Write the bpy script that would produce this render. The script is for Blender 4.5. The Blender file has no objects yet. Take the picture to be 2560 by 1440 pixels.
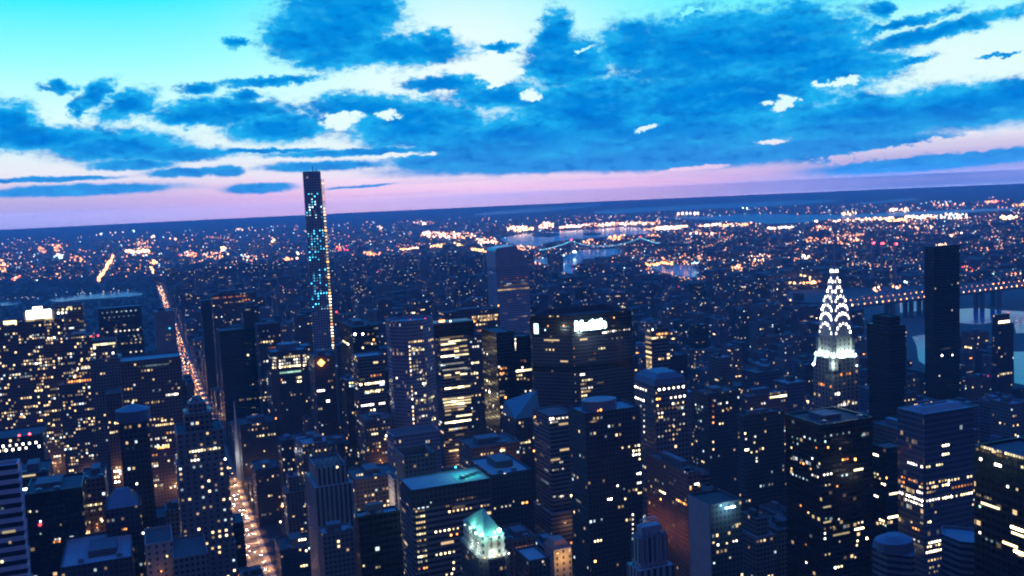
import bpy, bmesh, math, random
import numpy as np
from mathutils import Vector
random.seed(7)
S = bpy.context.scene
COL = S.collection

# ------------------------------------------------------------------ camera
F, EYE = 2430.0, 373.0                      # focal length in photo pixels, eye height (m)
YAW, PIT, ROL = math.radians(21), math.radians(-5.48), math.radians(2.6)
fw = np.array([math.sin(YAW)*math.cos(PIT), math.cos(YAW)*math.cos(PIT), math.sin(PIT)])
r0 = np.array([math.cos(YAW), -math.sin(YAW), 0.0]); u0 = np.cross(r0, fw)
RV = r0*math.cos(ROL)-u0*math.sin(ROL); UV = u0*math.cos(ROL)+r0*math.sin(ROL)
CP = np.array([0, 0, EYE])
cam_d = bpy.data.cameras.new("camera"); cam = bpy.data.objects.new("camera", cam_d); COL.objects.link(cam)
from mathutils import Matrix
cam.matrix_world = Matrix(((RV[0], UV[0], -fw[0], 0), (RV[1], UV[1], -fw[1], 0), (RV[2], UV[2], -fw[2], EYE), (0, 0, 0, 1)))
cam_d.sensor_width = 36; cam_d.lens = 36*F/2560; cam_d.clip_start = 1; cam_d.clip_end = 2e5
S.camera = cam

def pr(p):
    d = np.asarray(p, float)-CP; z = d @ fw
    return 1280+F*(d @ RV)/z, 720-F*(d @ UV)/z, z
def ray(x, y): return fw+RV*(x-1280)/F+UV*(720-y)/F
def on_y(x, y, Y):
    d = ray(x, y); return CP+d*(Y/d[1])
def on_z(x, y, z=0.0):
    d = ray(x, y); return CP+d*((z-EYE)/d[2])
def on_plane(x, y, a, b):                     # vertical plane through ground points a, b
    n = np.array([b[1]-a[1], a[0]-b[0], 0.0]); d = ray(x, y)
    t = ((np.array([a[0], a[1], 0])-CP) @ n)/(d @ n); return CP+d*t
def az_el(x, y):
    d = ray(x, y); d = d/np.linalg.norm(d)
    return math.degrees(math.atan2(d[0], d[1])), math.degrees(math.asin(d[2]))
def s2l(c): return tuple((v/12.92 if v <= .04045 else ((v+.055)/1.055)**2.4) for v in c)

# ------------------------------------------------------------------ render settings
S.render.engine = 'CYCLES'
S.view_settings.view_transform = 'Standard'; S.view_settings.look = 'None'
S.view_settings.exposure = 0; S.view_settings.gamma = 1; S.view_settings.use_curve_mapping = False
S.cycles.max_bounces = 4; S.cycles.diffuse_bounces = 2; S.cycles.glossy_bounces = 2
S.cycles.volume_bounces = 0; S.cycles.transparent_max_bounces = 8
S.cycles.use_denoising = True
S.cycles.pixel_filter_type = 'BLACKMAN_HARRIS'; S.cycles.filter_width = 2.1

# ------------------------------------------------------------------ world: dusk sky with clouds
W = bpy.data.worlds.new("World"); S.world = W; W.use_nodes = True
nt = W.node_tree; nt.nodes.clear()
def N(t, **k):
    n = nt.nodes.new(t)
    for a, v in k.items(): setattr(n, a, v)
    return n
def L(a, b): nt.links.new(a, b)
def M(op, a, b=None, c=None, clamp=False):
    n = N('ShaderNodeMath', operation=op); n.use_clamp = clamp
    for i, v in enumerate((a, b, c)):
        if v is None: continue
        if isinstance(v, (int, float)): n.inputs[i].default_value = v
        else: L(v, n.inputs[i])
    return n.outputs[0]
def smooth(v, a, b):
    n = N('ShaderNodeMapRange', interpolation_type='SMOOTHSTEP'); L(v, n.inputs[0])
    n.inputs[1].default_value = a; n.inputs[2].default_value = b; return n.outputs[0]
def mix(f, a, b, blend='MIX'):
    n = N('ShaderNodeMix', data_type='RGBA', blend_type=blend)
    for i, v in ((0, f), (6, a), (7, b)):
        if isinstance(v, (int, float)): n.inputs[i].default_value = v
        elif isinstance(v, tuple): n.inputs[i].default_value = v+(1,)
        else: L(v, n.inputs[i])
    return n.outputs[2]
tc = N('ShaderNodeTexCoord'); sx = N('ShaderNodeSeparateXYZ'); L(tc.outputs['Generated'], sx.inputs[0])
az = M('MULTIPLY', M('ARCTAN2', sx.outputs[0], sx.outputs[1]), 57.29578)
el = M('MULTIPLY', M('ARCSINE', sx.outputs[2]), 57.29578)
q = N('ShaderNodeCombineXYZ'); L(az, q.inputs[0]); L(el, q.inputs[1]); Q = q.outputs[0]
ramp = N('ShaderNodeValToRGB'); L(M('MULTIPLY_ADD', el, 1/92.0, 2/92.0), ramp.inputs[0])
stops = [(-2, (.70, .58, .66)), (0, (.84, .64, .70)), (.5, (.93, .72, .85)), (1.1, (.95, .82, .92)), (1.9, (.93, .91, .95)),
         (3.0, (.89, .95, .97)), (5.2, (.86, 1, .99)), (8.2, (.60, 1, 1)), (11.4, (.16, .94, 1)), (16, (.0, .72, 1)),
         (30, (.0, .56, 1)), (60, (.0, .40, .94)), (90, (.0, .28, .78))]
cr = ramp.color_ramp; cr.elements[0].position = 0; cr.elements[1].position = 1
cr.elements[0].color = s2l(stops[0][1])+(1,); cr.elements[1].color = s2l(stops[-1][1])+(1,)
for e, c in stops[1:-1]:
    k = cr.elements.new((e+2)/92.0); k.color = s2l(c)+(1,)
base = ramp.outputs[0]
# whiter glow around the middle of the view, bluer towards the sides of the low band
def gauss(v, c, w): return M('POWER', 2.71828, M('MULTIPLY', M('POWER', M('DIVIDE', M('SUBTRACT', v, c), w), 2.0), -1.0))
base = mix(M('MULTIPLY', M('MULTIPLY', gauss(az, 18.5, 9.0), gauss(el, 8.0, 5.5)), .85), base, s2l((.97, 1, .99)))
base = mix(M('MULTIPLY', M('MULTIPLY', gauss(az, 46, 9.0), gauss(el, 6.5, 2.2)), .7), base, s2l((.93, .99, .98)))
side = M('MAXIMUM', smooth(az, 27, 44), M('MULTIPLY', smooth(az, 14, -7), .75))
base = mix(M('MULTIPLY', side, M('MULTIPLY', smooth(el, 2.4, .3), .8)), base, s2l((.42, .57, .80)))
sb = N('ShaderNodeVectorMath', operation='MULTIPLY'); L(Q, sb.inputs[0]); sb.inputs[1].default_value = (.045, 1.5, 1)     # faint strata low in the sky
sn = N('ShaderNodeTexNoise'); L(sb.outputs[0], sn.inputs[0]); sn.inputs['Scale'].default_value = 1.6; sn.inputs['Detail'].default_value = 4
base = mix(M('MULTIPLY', smooth(sn.outputs[0], .42, .66), M('MULTIPLY', smooth(el, 3.2, .6), .42)), base, s2l((.74, .68, .85)))
# clouds: soft ellipses (photo px: cx, cy, rx, ry, turn) broken up by noise
CL = [(840, 50, 170, 110, 0), (735, 105, 90, 50, 0), (1010, 128, 175, 44, 0), (1075, 105, 60, 36, 0), (930, 30, 80, 60, 0), (820, 140, 110, 40, 0),
      (1390, 90, 48, 78, 0), (1420, 160, 130, 80, 0), (1580, 120, 90, 80, 0), (1760, 130, 250, 110, 0), (1960, 110, 230, 110, 0), (2060, 170, 200, 70, 0),
      (1800, 240, 350, 90, 0), (1480, 260, 260, 80, 0), (1650, 340, 420, 75, 0), (2150, 300, 260, 70, 0), (2420, 265, 260, 58, 0), (2560, 235, 170, 40, 0),
      (2150, 370, 300, 38, 0), (2270, 152, 60, 12, 8), (2330, 82, 220, 22, 9), (2240, 60, 150, 12, 8), (2203, 28, 26, 26, 0),
      (700, 320, 150, 42, 0), (900, 270, 170, 42, 0), (1050, 310, 220, 70, 0), (1280, 350, 320, 68, 0), (1200, 395, 280, 30, 0), (1700, 398, 400, 30, 0),
      (1120, 205, 130, 22, 0), (1240, 240, 140, 40, 0), (1250, 120, 60, 14, 6), (900, 380, 260, 10, 0), (660, 378, 180, 7, 0),
      (20, 305, 75, 55, 0), (110, 345, 200, 34, 0), (290, 365, 180, 44, 0), (450, 385, 140, 20, 0), (330, 412, 110, 15, 0),
      (150, 215, 45, 16, 0), (235, 235, 55, 26, 30), (190, 268, 20, 30, 0), (320, 265, 80, 38, 20), (560, 275, 180, 36, 0), (470, 295, 100, 22, 0),
      (680, 203, 140, 14, 3), (500, 220, 60, 16, 0), (590, 105, 34, 18, 0), (620, 240, 50, 16, 0),
      (130, 448, 160, 7, 0), (200, 475, 240, 15, 0), (650, 470, 95, 14, 0), (470, 430, 110, 14, 0), (570, 428, 42, 16, 0), (800, 415, 170, 15, 0), (900, 466, 90, 4, 3),
      (2350, 402, 320, 22, 2), (1550, 402, 620, 26, 0), (2500, 136, 50, 4, 2), (2060, 365, 200, 30, 0), (1060, 405, 90, 22, 0)]
HO = [(1245, 195, 50, 30, 0), (1335, 238, 34, 16, 0), (855, 297, 66, 24, 10), (965, 290, 36, 14, 0), (1965, 258, 40, 16, 20), (1925, 258, 24, 10, 0), (1615, 320, 40, 9, 12),
      (1930, 355, 40, 6, 0), (2100, 208, 70, 12, 6), (2340, 368, 260, 22, 4), (2200, 380, 120, 12, 4), (1720, 34, 26, 8, 20),
      (1450, 128, 40, 8, 20), (1740, 420, 90, 6, 3), (1000, 388, 120, 6, 0)]
wn = N('ShaderNodeTexNoise'); wm = N('ShaderNodeVectorMath', operation='MULTIPLY'); L(Q, wm.inputs[0]); wm.inputs[1].default_value = (.5, .75, 1)
L(wm.outputs[0], wn.inputs[0]); wn.inputs['Scale'].default_value = 1.0; wn.inputs['Detail'].default_value = 4.0
wo = N('ShaderNodeVectorMath', operation='SUBTRACT'); L(wn.outputs['Color'], wo.inputs[0]); wo.inputs[1].default_value = (.5, .5, .5)
ws = N('ShaderNodeVectorMath', operation='MULTIPLY'); L(wo.outputs[0], ws.inputs[0]); ws.inputs[1].default_value = (1.5, .55, 0)
wn2 = N('ShaderNodeTexNoise'); L(wm.outputs[0], wn2.inputs[0]); wn2.inputs['Scale'].default_value = 2.6; wn2.inputs['Detail'].default_value = 6.0; wn2.inputs['Roughness'].default_value = .65
wo2 = N('ShaderNodeVectorMath', operation='MULTIPLY_ADD'); L(wn2.outputs['Color'], wo2.inputs[0]); wo2.inputs[1].default_value = (1.9, 1.0, 0); wo2.inputs[2].default_value = (-.95, -.5, 0)
wa = N('ShaderNodeVectorMath', operation='ADD'); L(ws.outputs[0], wa.inputs[0]); L(wo2.outputs[0], wa.inputs[1])
flat = M('MULTIPLY_ADD', smooth(el, .8, 6.0), .68, .32)                 # clouds near the horizon are seen edge on: flatter, smoother
wf = N('ShaderNodeVectorMath', operation='SCALE'); L(wa.outputs[0], wf.inputs[0]); L(flat, wf.inputs['Scale'])
wq = N('ShaderNodeVectorMath', operation='ADD'); L(Q, wq.inputs[0]); L(wf.outputs[0], wq.inputs[1]); QW = wq.outputs[0]
DEG = math.degrees(1/F)
swq = N('ShaderNodeSeparateXYZ'); L(QW, swq.inputs[0])
def union(lst):
    """distance to the nearest of many turned ellipses, worked out one after the other (the running value rides in z)"""
    v = None
    for cx, cy, rx, ry, rot in lst:
        a, e = az_el(cx, cy); cb = N('ShaderNodeCombineXYZ'); L(swq.outputs[0], cb.inputs[0]); L(swq.outputs[1], cb.inputs[1])
        if v is not None: L(v, cb.inputs[2])
        mp = N('ShaderNodeMapping', vector_type='TEXTURE'); L(cb.outputs[0], mp.inputs[0])
        mp.inputs['Location'].default_value = (a, e, 0); mp.inputs['Scale'].default_value = (rx*DEG, ry*DEG, 1e9)
        mp.inputs['Rotation'].default_value = (0, 0, math.radians(rot))
        n = N('ShaderNodeVectorMath', operation='LENGTH'); L(mp.outputs[0], n.inputs[0]); r = n.outputs['Value']
        v = r if v is None else M('SMOOTH_MIN', v, r, .22)
    return v
def fbm(scale, vec, det, rough, src=Q, off=None):
    vm = N('ShaderNodeVectorMath', operation='MULTIPLY'); L(src, vm.inputs[0]); vm.inputs[1].default_value = vec; vo = vm.outputs[0]
    if off:
        va = N('ShaderNodeVectorMath', operation='ADD'); L(vo, va.inputs[0]); va.inputs[1].default_value = off; vo = va.outputs[0]
    n = N('ShaderNodeTexNoise'); L(vo, n.inputs[0]); n.inputs['Scale'].default_value = scale
    n.inputs['Detail'].default_value = det; n.inputs['Roughness'].default_value = rough; return M('SUBTRACT', n.outputs[0], .5)
cd = M('SUBTRACT', 1.07, union(CL))
nz = M('ADD', M('MULTIPLY', fbm(.62, (1, 1.7, 1), 7, .6), 1.2), M('MULTIPLY', fbm(2.6, (.8, 1.4, 1), 5, .62), .8))
hole = M('MAXIMUM', M('ADD', M('SUBTRACT', 1.12, union(HO)), M('MULTIPLY', nz, 1.9)), 0.0)
calm = M('MULTIPLY', flat, M('SUBTRACT', 1.0, M('MULTIPLY', smooth(cd, .25, .75), .8)))      # the hearts of the clouds are solid, their rims ragged
dens = M('SUBTRACT', M('ADD', M('MULTIPLY', cd, 1.25), M('MULTIPLY', nz, calm)), M('MULTIPLY', smooth(hole, .0, 1.0), 1.35))
elsw = gauss(el, 30, 16)                                       # more cloud above the frame and round about
cover = M('ADD', M('MULTIPLY', smooth(dens, -.22, .4), .4), M('MULTIPLY', smooth(dens, .0, .5), .6))
core = smooth(M('ADD', dens, M('MULTIPLY', nz, .35)), .15, 1.1)
ccol = mix(core, s2l((.14, .74, .96)), s2l((0, .53, .87)))
ccol = mix(M('MULTIPLY', smooth(fbm(.32, (1, 2.6, 1), 2.5, .5), -.02, .2), .75), ccol, s2l((.0, .455, .825)))
ccol = mix(smooth(el, 4.2, .8), ccol, s2l((.20, .57, .87)))
ccol = mix(M('MULTIPLY', smooth(el, 5, 11), .35), ccol, s2l((.0, .62, .92)))
ccol = mix(M('MULTIPLY', M('MULTIPLY', smooth(fbm(1.3, (.8, 1.6, 1), 5, .6), -.02, .2), core), .5), ccol, s2l((.0, .40, .78)))
rel = M('SUBTRACT', fbm(.5, (.75, 1.5, 1), 4.5, .55), fbm(.5, (.75, 1.5, 1), 4.5, .55, Q, (.12, .42, 0)))        # light tops and shaded undersides painted into the cloud colour
ccol = mix(M('MULTIPLY', smooth(rel, .01, .24), .5), ccol, s2l((.20, .74, .95)))
ccol = mix(M('MULTIPLY', smooth(rel, -.01, -.22), .6), ccol, s2l((.0, .40, .77)))
sky = mix(cover, base, ccol)
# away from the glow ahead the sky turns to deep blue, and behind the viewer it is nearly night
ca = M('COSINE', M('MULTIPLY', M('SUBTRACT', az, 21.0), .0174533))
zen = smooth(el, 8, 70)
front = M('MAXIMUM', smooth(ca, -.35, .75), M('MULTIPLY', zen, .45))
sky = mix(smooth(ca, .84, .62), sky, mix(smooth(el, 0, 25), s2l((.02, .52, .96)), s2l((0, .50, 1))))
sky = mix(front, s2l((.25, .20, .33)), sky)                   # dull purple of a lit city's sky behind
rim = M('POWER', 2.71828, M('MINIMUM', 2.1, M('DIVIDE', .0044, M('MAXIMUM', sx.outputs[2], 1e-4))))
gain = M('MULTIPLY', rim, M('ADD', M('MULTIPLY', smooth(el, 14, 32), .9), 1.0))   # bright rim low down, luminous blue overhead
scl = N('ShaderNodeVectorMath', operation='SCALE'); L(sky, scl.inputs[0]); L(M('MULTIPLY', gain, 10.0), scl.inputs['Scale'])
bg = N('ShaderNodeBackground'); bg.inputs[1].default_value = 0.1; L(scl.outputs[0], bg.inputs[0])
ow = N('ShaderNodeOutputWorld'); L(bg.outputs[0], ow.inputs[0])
W.cycles.sampling_method = 'MANUAL'; W.cycles.sample_map_resolution = 512

# ------------------------------------------------------------------ helpers: objects and properties
def link(o, parent=None):
    COL.objects.link(o)
    if parent is not None:
        o.parent = parent
    return o
def tag(o, label=None, cat=None, group=None, kind=None):
    for k, v in (('label', label), ('category', cat), ('group', group), ('kind', kind)):
        if v: o[k] = v
    return o
def empty(name, loc, rz=0.0):
    o = bpy.data.objects.new(name, None); o.empty_display_size = 2; link(o)
    o.location = loc; o.rotation_euler = (0, 0, rz); return o
class MB:
    """collects faces (with per-face uv in metres and material slot) and links them as one mesh"""
    def __init__(s): s.v = []; s.f = []; s.uv = []; s.m = []
    def face(s, pts, uvs=None, mi=0):
        b = len(s.v); s.v += [tuple(p) for p in pts]; s.f.append(tuple(range(b, b+len(pts))))
        s.uv += list(uvs) if uvs is not None else [(p[0], p[1]) for p in pts]; s.m.append(mi)
    def prism(s, poly, z0, z1, top=True, lip=0.0, mi=0, bottom=False):
        n = len(poly); u = 0.0
        for i in range(n):
            a, b = poly[i], poly[(i+1) % n]; d = math.hypot(b[0]-a[0], b[1]-a[1])
            s.face([(a[0], a[1], z0), (b[0], b[1], z0), (b[0], b[1], z1), (a[0], a[1], z1)], [(u, z0), (u+d, z0), (u+d, z1), (u, z1)], mi); u += math.ceil(d)+3.0
        if top: s.face([(p[0], p[1], z1) for p in poly], None, mi)
        if bottom: s.face([(p[0], p[1], z0) for p in reversed(poly)], None, mi)
        if lip:                                   # parapet: top ring and inner faces
            inn = inset(poly, .7)
            for i in range(n):
                j = (i+1) % n; a, b, c, d = poly[i], poly[j], inn[j], inn[i]
                s.face([(a[0], a[1], z1), (b[0], b[1], z1), (c[0], c[1], z1), (d[0], d[1], z1)], [(-1, -1)]*4, mi)
                s.face([(d[0], d[1], z1), (c[0], c[1], z1), (c[0], c[1], z1-lip), (d[0], d[1], z1-lip)], [(-1, -1)]*4, mi)
    def box(s, x0, x1, y0, y1, z0, z1, mi=0): s.prism([(x0, y0), (x1, y0), (x1, y1), (x0, y1)], z0, z1, mi=mi, bottom=True)
    def cone(s, poly, z0, apex, mi=0):
        n = len(poly)
        for i in range(n):
            a, b = poly[i], poly[(i+1) % n]; s.face([(a[0], a[1], z0), (b[0], b[1], z0), apex], [(0, 0), (1, 0), (.5, 1)], mi)
    def frustum(s, p0, z0, p1, z1, mi=0, top=True):
        n = len(p0)
        for i in range(n):
            j = (i+1) % n
            s.face([(*p0[i], z0), (*p0[j], z0), (*p1[j], z1), (*p1[i], z1)], [(i*9, z0), (i*9+8, z0), (i*9+8, z1), (i*9, z1)], mi)
        if top: s.face([(*p, z1) for p in p1], None, mi)
    def bar(s, a, b, r, n=5, mi=0):
        a, b = Vector(a), Vector(b); d = (b-a).normalized(); t = d.orthogonal().normalized(); w = d.cross(t)
        R = [[tuple(p+(t*math.cos(k*6.2832/n)+w*math.sin(k*6.2832/n))*r) for k in range(n)] for p in (a, b)]
        for k in range(n): s.face([R[0][k], R[0][(k+1) % n], R[1][(k+1) % n], R[1][k]], None, mi)
        s.face(R[0][::-1], None, mi); s.face(R[1], None, mi)
    def blob(s, c, r, mi=0, sz=1.0):              # octahedron
        x, y, z = c; P = [(x+r, y, z), (x, y+r, z), (x-r, y, z), (x, y-r, z), (x, y, z+r*sz), (x, y, z-r*sz)]
        for i in range(4):
            s.face([P[i], P[(i+1) % 4], P[4]], None, mi); s.face([P[(i+1) % 4], P[i], P[5]], None, mi)
    def mesh(s, name, mats):
        me = bpy.data.meshes.new(name); me.from_pydata(s.v, [], s.f)
        uv = me.uv_layers.new(name='UVMap'); uv.data.foreach_set('uv', np.array(s.uv, dtype=np.float32).ravel())
        for m in (mats if isinstance(mats, (list, tuple)) else [mats]): me.materials.append(m)
        me.polygons.foreach_set('material_index', s.m); me.update(); return me
    def build(s, name, mats, parent=None):
        return link(bpy.data.objects.new(name, s.mesh(name, mats)), parent)
def inset(poly, d):
    cx = sum(p[0] for p in poly)/len(poly); cy = sum(p[1] for p in poly)/len(poly); out = []
    n = len(poly)
    for i in range(n):
        p, a, b = poly[i], poly[i-1], poly[(i+1) % n]
        e1 = Vector((p[0]-a[0], p[1]-a[1])).normalized(); e2 = Vector((b[0]-p[0], b[1]-p[1])).normalized()
        n1 = Vector((-e1.y, e1.x)); n2 = Vector((-e2.y, e2.x)); k = 1+n1.dot(n2)
        o = (n1+n2)*(d/max(k, .3)); out.append((p[0]+o.x, p[1]+o.y))
    return out
def rect(x0, x1, y0, y1): return [(x0, y0), (x1, y0), (x1, y1), (x0, y1)]

# ------------------------------------------------------------------ materials
def new_mat(name):
    m = bpy.data.materials.new(name); m.use_nodes = True; m.cycles.emission_sampling = 'NONE'
    return m, m.node_tree, m.node_tree.nodes['Principled BSDF']
def plain(name, c, rough=.8, metal=0.0, noise=.25, scale=.15):
    m, t, p = new_mat(name)
    p.inputs['Roughness'].default_value = rough; p.inputs['Metallic'].default_value = metal
    g = t.nodes.new('ShaderNodeTexCoord'); n = t.nodes.new('ShaderNodeTexNoise'); t.links.new(g.outputs['Object'], n.inputs[0])
    n.inputs['Scale'].default_value = scale; n.inputs['Detail'].default_value = 5
    x = t.nodes.new('ShaderNodeMix'); x.data_type = 'RGBA'; t.links.new(n.outputs[0], x.inputs[0])
    x.inputs[6].default_value = tuple(v*(1-noise) for v in c)+(1,); x.inputs[7].default_value = tuple(min(1, v*(1+noise)) for v in c)+(1,)
    t.links.new(x.outputs[2], p.inputs['Base Color']); return m
def glow(name, c, s, vary=True):
    m, t, p = new_mat(name); p.inputs['Base Color'].default_value = (.02, .02, .02, 1)
    p.inputs['Emission Color'].default_value = tuple(c)+(1,)
    oi = t.nodes.new('ShaderNodeObjectInfo'); k2 = t.nodes.new('ShaderNodeMath'); k2.operation = 'POWER'; t.links.new(oi.outputs['Random'], k2.inputs[0]); k2.inputs[1].default_value = 2.2
    k = t.nodes.new('ShaderNodeMath'); k.operation = 'MULTIPLY_ADD'
    t.links.new(k2.outputs[0], k.inputs[0]); k.inputs[1].default_value = s*1.9; k.inputs[2].default_value = s*.3
    if vary: t.links.new(k.outputs[0], p.inputs['Emission Strength'])
    else: p.inputs['Emission Strength'].default_value = s
    return m
HUE = {'w': (1, .66, .30), 'y': (1, .80, .42), 'n': (1, .90, .74), 'c': (.62, .92, 1), 'b': (.06, .62, 1), 'o': (1, .34, .08), 'r': (1, .05, .07), 'g': (.55, 1, .75)}
LEV = {'1': .15, '2': .5, '3': 1.5, '4': 4.5, '5': 13.0}
GM = {}
def G(k):
    if k not in GM: GM[k] = glow('lit_'+k, HUE[k[0]], LEV[k[1]])
    return GM[k]
def facade(name, wall, glass=(.02, .03, .045), cw=3.2, ch=3.7, fx=.55, fy=.5, lit=.05, es=.8, warm=.75, run=5.0, rough=.85, metal=0.0):
    """walls with a grid of windows in metres of the uv map; part of the windows is lit from inside"""
    m, t, p = new_mat(name)
    def nd(ty, **k):
        n = t.nodes.new(ty)
        for a, v in k.items(): setattr(n, a, v)
        return n
    def mt(op, a, b=None):
        n = nd('ShaderNodeMath', operation=op)
        for i, v in enumerate((a, b)):
            if v is None: continue
            if isinstance(v, (int, float)): n.inputs[i].default_value = v
            else: t.links.new(v, n.inputs[i])
        return n.outputs[0]
    uv = nd('ShaderNodeUVMap'); sp = nd('ShaderNodeSeparateXYZ'); t.links.new(uv.outputs[0], sp.inputs[0])
    U = mt('DIVIDE', sp.outputs[0], cw); V = mt('DIVIDE', sp.outputs[1], ch)
    mu = mt('LESS_THAN', mt('ABSOLUTE', mt('SUBTRACT', mt('FRACT', U), .5)), fx/2)
    mv = mt('LESS_THAN', mt('ABSOLUTE', mt('SUBTRACT', mt('FRACT', V), .5)), fy/2)
    mask = mt('MULTIPLY', mt('MULTIPLY', mu, mv), mt('GREATER_THAN', sp.outputs[1], 0.0))
    oi = nd('ShaderNodeObjectInfo'); orr = mt('MULTIPLY', oi.outputs['Random'], 97.0)
    def wn(a, b, off):
        c = nd('ShaderNodeCombineXYZ'); t.links.new(a, c.inputs[0]); t.links.new(b, c.inputs[1]); t.links.new(mt('ADD', orr, off), c.inputs[2])
        w = nd('ShaderNodeTexWhiteNoise'); t.links.new(c.outputs[0], w.inputs[0]); return w.outputs[0]
    fu, fv = mt('FLOOR', U), mt('FLOOR', V)
    a1 = wn(fu, fv, 0.0); a2 = wn(mt('FLOOR', mt('DIVIDE', U, run)), fv, 7.0); a3 = wn(fu, fv, 19.0)
    sc = mt('ADD', mt('MULTIPLY', a1, .45), mt('MULTIPLY', a2, .55))
    li = mt('MULTIPLY', mt('LESS_THAN', sc, .12+.62*lit), mask)
    amt = mt('MULTIPLY', mt('MULTIPLY', li, es), mt('ADD', mt('MULTIPLY', mt('POWER', a3, 3.0), 1.6), .12))
    t.links.new(amt, p.inputs['Emission Strength'])
    mx = nd('ShaderNodeMix', data_type='RGBA'); t.links.new(mt('GREATER_THAN', wn(fu, fv, 31.0), warm), mx.inputs[0])
    mx.inputs[6].default_value = (1, .68, .34, 1); mx.inputs[7].default_value = (.75, .93, 1, 1); t.links.new(mx.outputs[2], p.inputs['Emission Color'])
    g = nd('ShaderNodeTexCoord'); nz = nd('ShaderNodeTexNoise'); t.links.new(g.outputs['Object'], nz.inputs[0]); nz.inputs['Scale'].default_value = .06; nz.inputs['Detail'].default_value = 6
    wl = nd('ShaderNodeMix', data_type='RGBA'); t.links.new(nz.outputs[0], wl.inputs[0])
    wl.inputs[6].default_value = tuple(v*.65 for v in wall)+(1,); wl.inputs[7].default_value = tuple(v*1.35 for v in wall)+(1,)
    bc = nd('ShaderNodeMix', data_type='RGBA'); t.links.new(mask, bc.inputs[0]); t.links.new(wl.outputs[2], bc.inputs[6]); bc.inputs[7].default_value = glass+(1,)
    t.links.new(bc.outputs[2], p.inputs['Base Color'])
    rg = nd('ShaderNodeMix', data_type='FLOAT'); t.links.new(mask, rg.inputs[0]); rg.inputs[2].default_value = rough; rg.inputs[3].default_value = .18
    t.links.new(rg.outputs[0], p.inputs['Roughness']); p.inputs['Metallic'].default_value = metal
    return m
FA = dict(
    stone=facade('limestone_wall', (.15, .143, .135), lit=.06, es=1.8),
    grid=facade('office_grid_wall', (.12, .10, .10), cw=2.9, ch=3.8, fx=.6, fy=.5, lit=.40, es=2.4, warm=.85),
    brown=facade('brown_brick_wall', (.13, .095, .09), lit=.13, es=2.0),
    brick=facade('red_brick_wall', (.20, .105, .08), cw=3.4, ch=3.3, fx=.42, fy=.48, lit=.07),
    band=facade('banded_wall', (.13, .125, .13), cw=9.0, ch=3.8, fx=.97, fy=.48, lit=.06, run=2.0),
    bandlit=facade('banded_lit_wall', (.15, .13, .13), cw=6.0, ch=3.8, fx=.94, fy=.5, lit=.17, es=1.6, run=3.0),
    pier=facade('pier_wall', (.20, .20, .21), cw=3.6, ch=60.0, fx=.45, fy=.96, lit=-.2),
    pierwin=facade('piered_stone_wall', (.16, .148, .145), cw=4.4, ch=3.6, fx=.42, fy=.55, lit=.07, es=1.0),
    void=facade('black_blind_glass_wall', (.012, .012, .014), glass=(.007, .008, .010), cw=3.0, ch=3.8, fx=.8, fy=.6, lit=-.17, es=.6, rough=.5),
    far=facade('far_dark_wall', (.04, .04, .042), cw=5.0, ch=3.6, fx=.5, fy=.5, lit=.05, es=2.0),
    ribbed=facade('ribbed_pale_blue_wall', (.25, .27, .31), glass=(.05, .06, .085), cw=2.5, ch=3.9, fx=.6, fy=.7, lit=.13, es=.9, warm=.85, run=5.0, rough=.5),
    pierlit=facade('lit_piered_stone_wall', (.16, .148, .145), cw=4.4, ch=3.6, fx=.34, fy=.42, lit=.46, es=2.6, warm=.85, run=2.0),
    blue=facade('blue_glass_wall', (.11, .12, .15), glass=(.06, .075, .10), cw=2.6, ch=3.9, fx=.86, fy=.72, lit=.035, es=.5, rough=.4),
    black=facade('black_glass_wall', (.014, .014, .016), glass=(.008, .009, .012), cw=3.0, ch=3.8, fx=.8, fy=.6, lit=.012, es=.9, rough=.45),
    dark=facade('dark_stone_wall', (.05, .05, .055), cw=3.0, ch=3.7, fx=.5, fy=.5, lit=.06, es=1.8),
    white=facade('white_banded_wall', (.46, .47, .48), glass=(.02, .03, .045), cw=40.0, ch=4.4, fx=.99, fy=.5, lit=.05, es=.5),
    apart=facade('apartment_wall', (.13, .11, .105), cw=4.0, ch=3.0, fx=.5, fy=.5, lit=.11, es=2.2, run=1.0),
    metal=facade('dull_banded_wall', (.062, .062, .072), glass=(.028, .032, .045), cw=9.0, ch=3.8, fx=.97, fy=.42, lit=-.05, es=.7, run=2.0),
    alum=facade('pale_metal_banded_wall', (.42, .44, .46), glass=(.05, .07, .1), cw=9.0, ch=3.9, fx=.97, fy=.4, lit=.02, es=.5),
    slab=facade('concrete_frame_wall', (.38, .38, .39), glass=(.035, .05, .07), cw=4.7, ch=4.75, fx=.68, fy=.68, lit=.0, es=.5, rough=.7),
    cream=facade('cream_stone_wall', (.26, .245, .23), cw=4.5, ch=4.0, fx=.3, fy=.5, lit=-.1),
)
RF = dict(roof=plain('roof_gravel', (.06, .063, .067), .9), pale=plain('roof_pale_membrane', (.21, .225, .24), .8), dark=plain('roof_tar', (.028, .028, .032), .9),
          copper=plain('verdigris_copper', (.13, .33, .28), .6), slate=plain('blue_slate', (.10, .13, .17), .6), steel=plain('steel', (.25, .26, .28), .4, .7),
          teal=plain('teal_copper', (.08, .22, .24), .6), plant=plain('plant_room_wall', (.10, .10, .11), .8), tank=plain('tank_wood', (.10, .07, .05), .9),
          nickel=plain('bright_steel_cladding', (.42, .43, .45), .35, .6), pink=plain('terracotta', (.30, .16, .13), .8))
M_POLE = plain('dark_iron', (.04, .04, .045), .5, .6)

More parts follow.
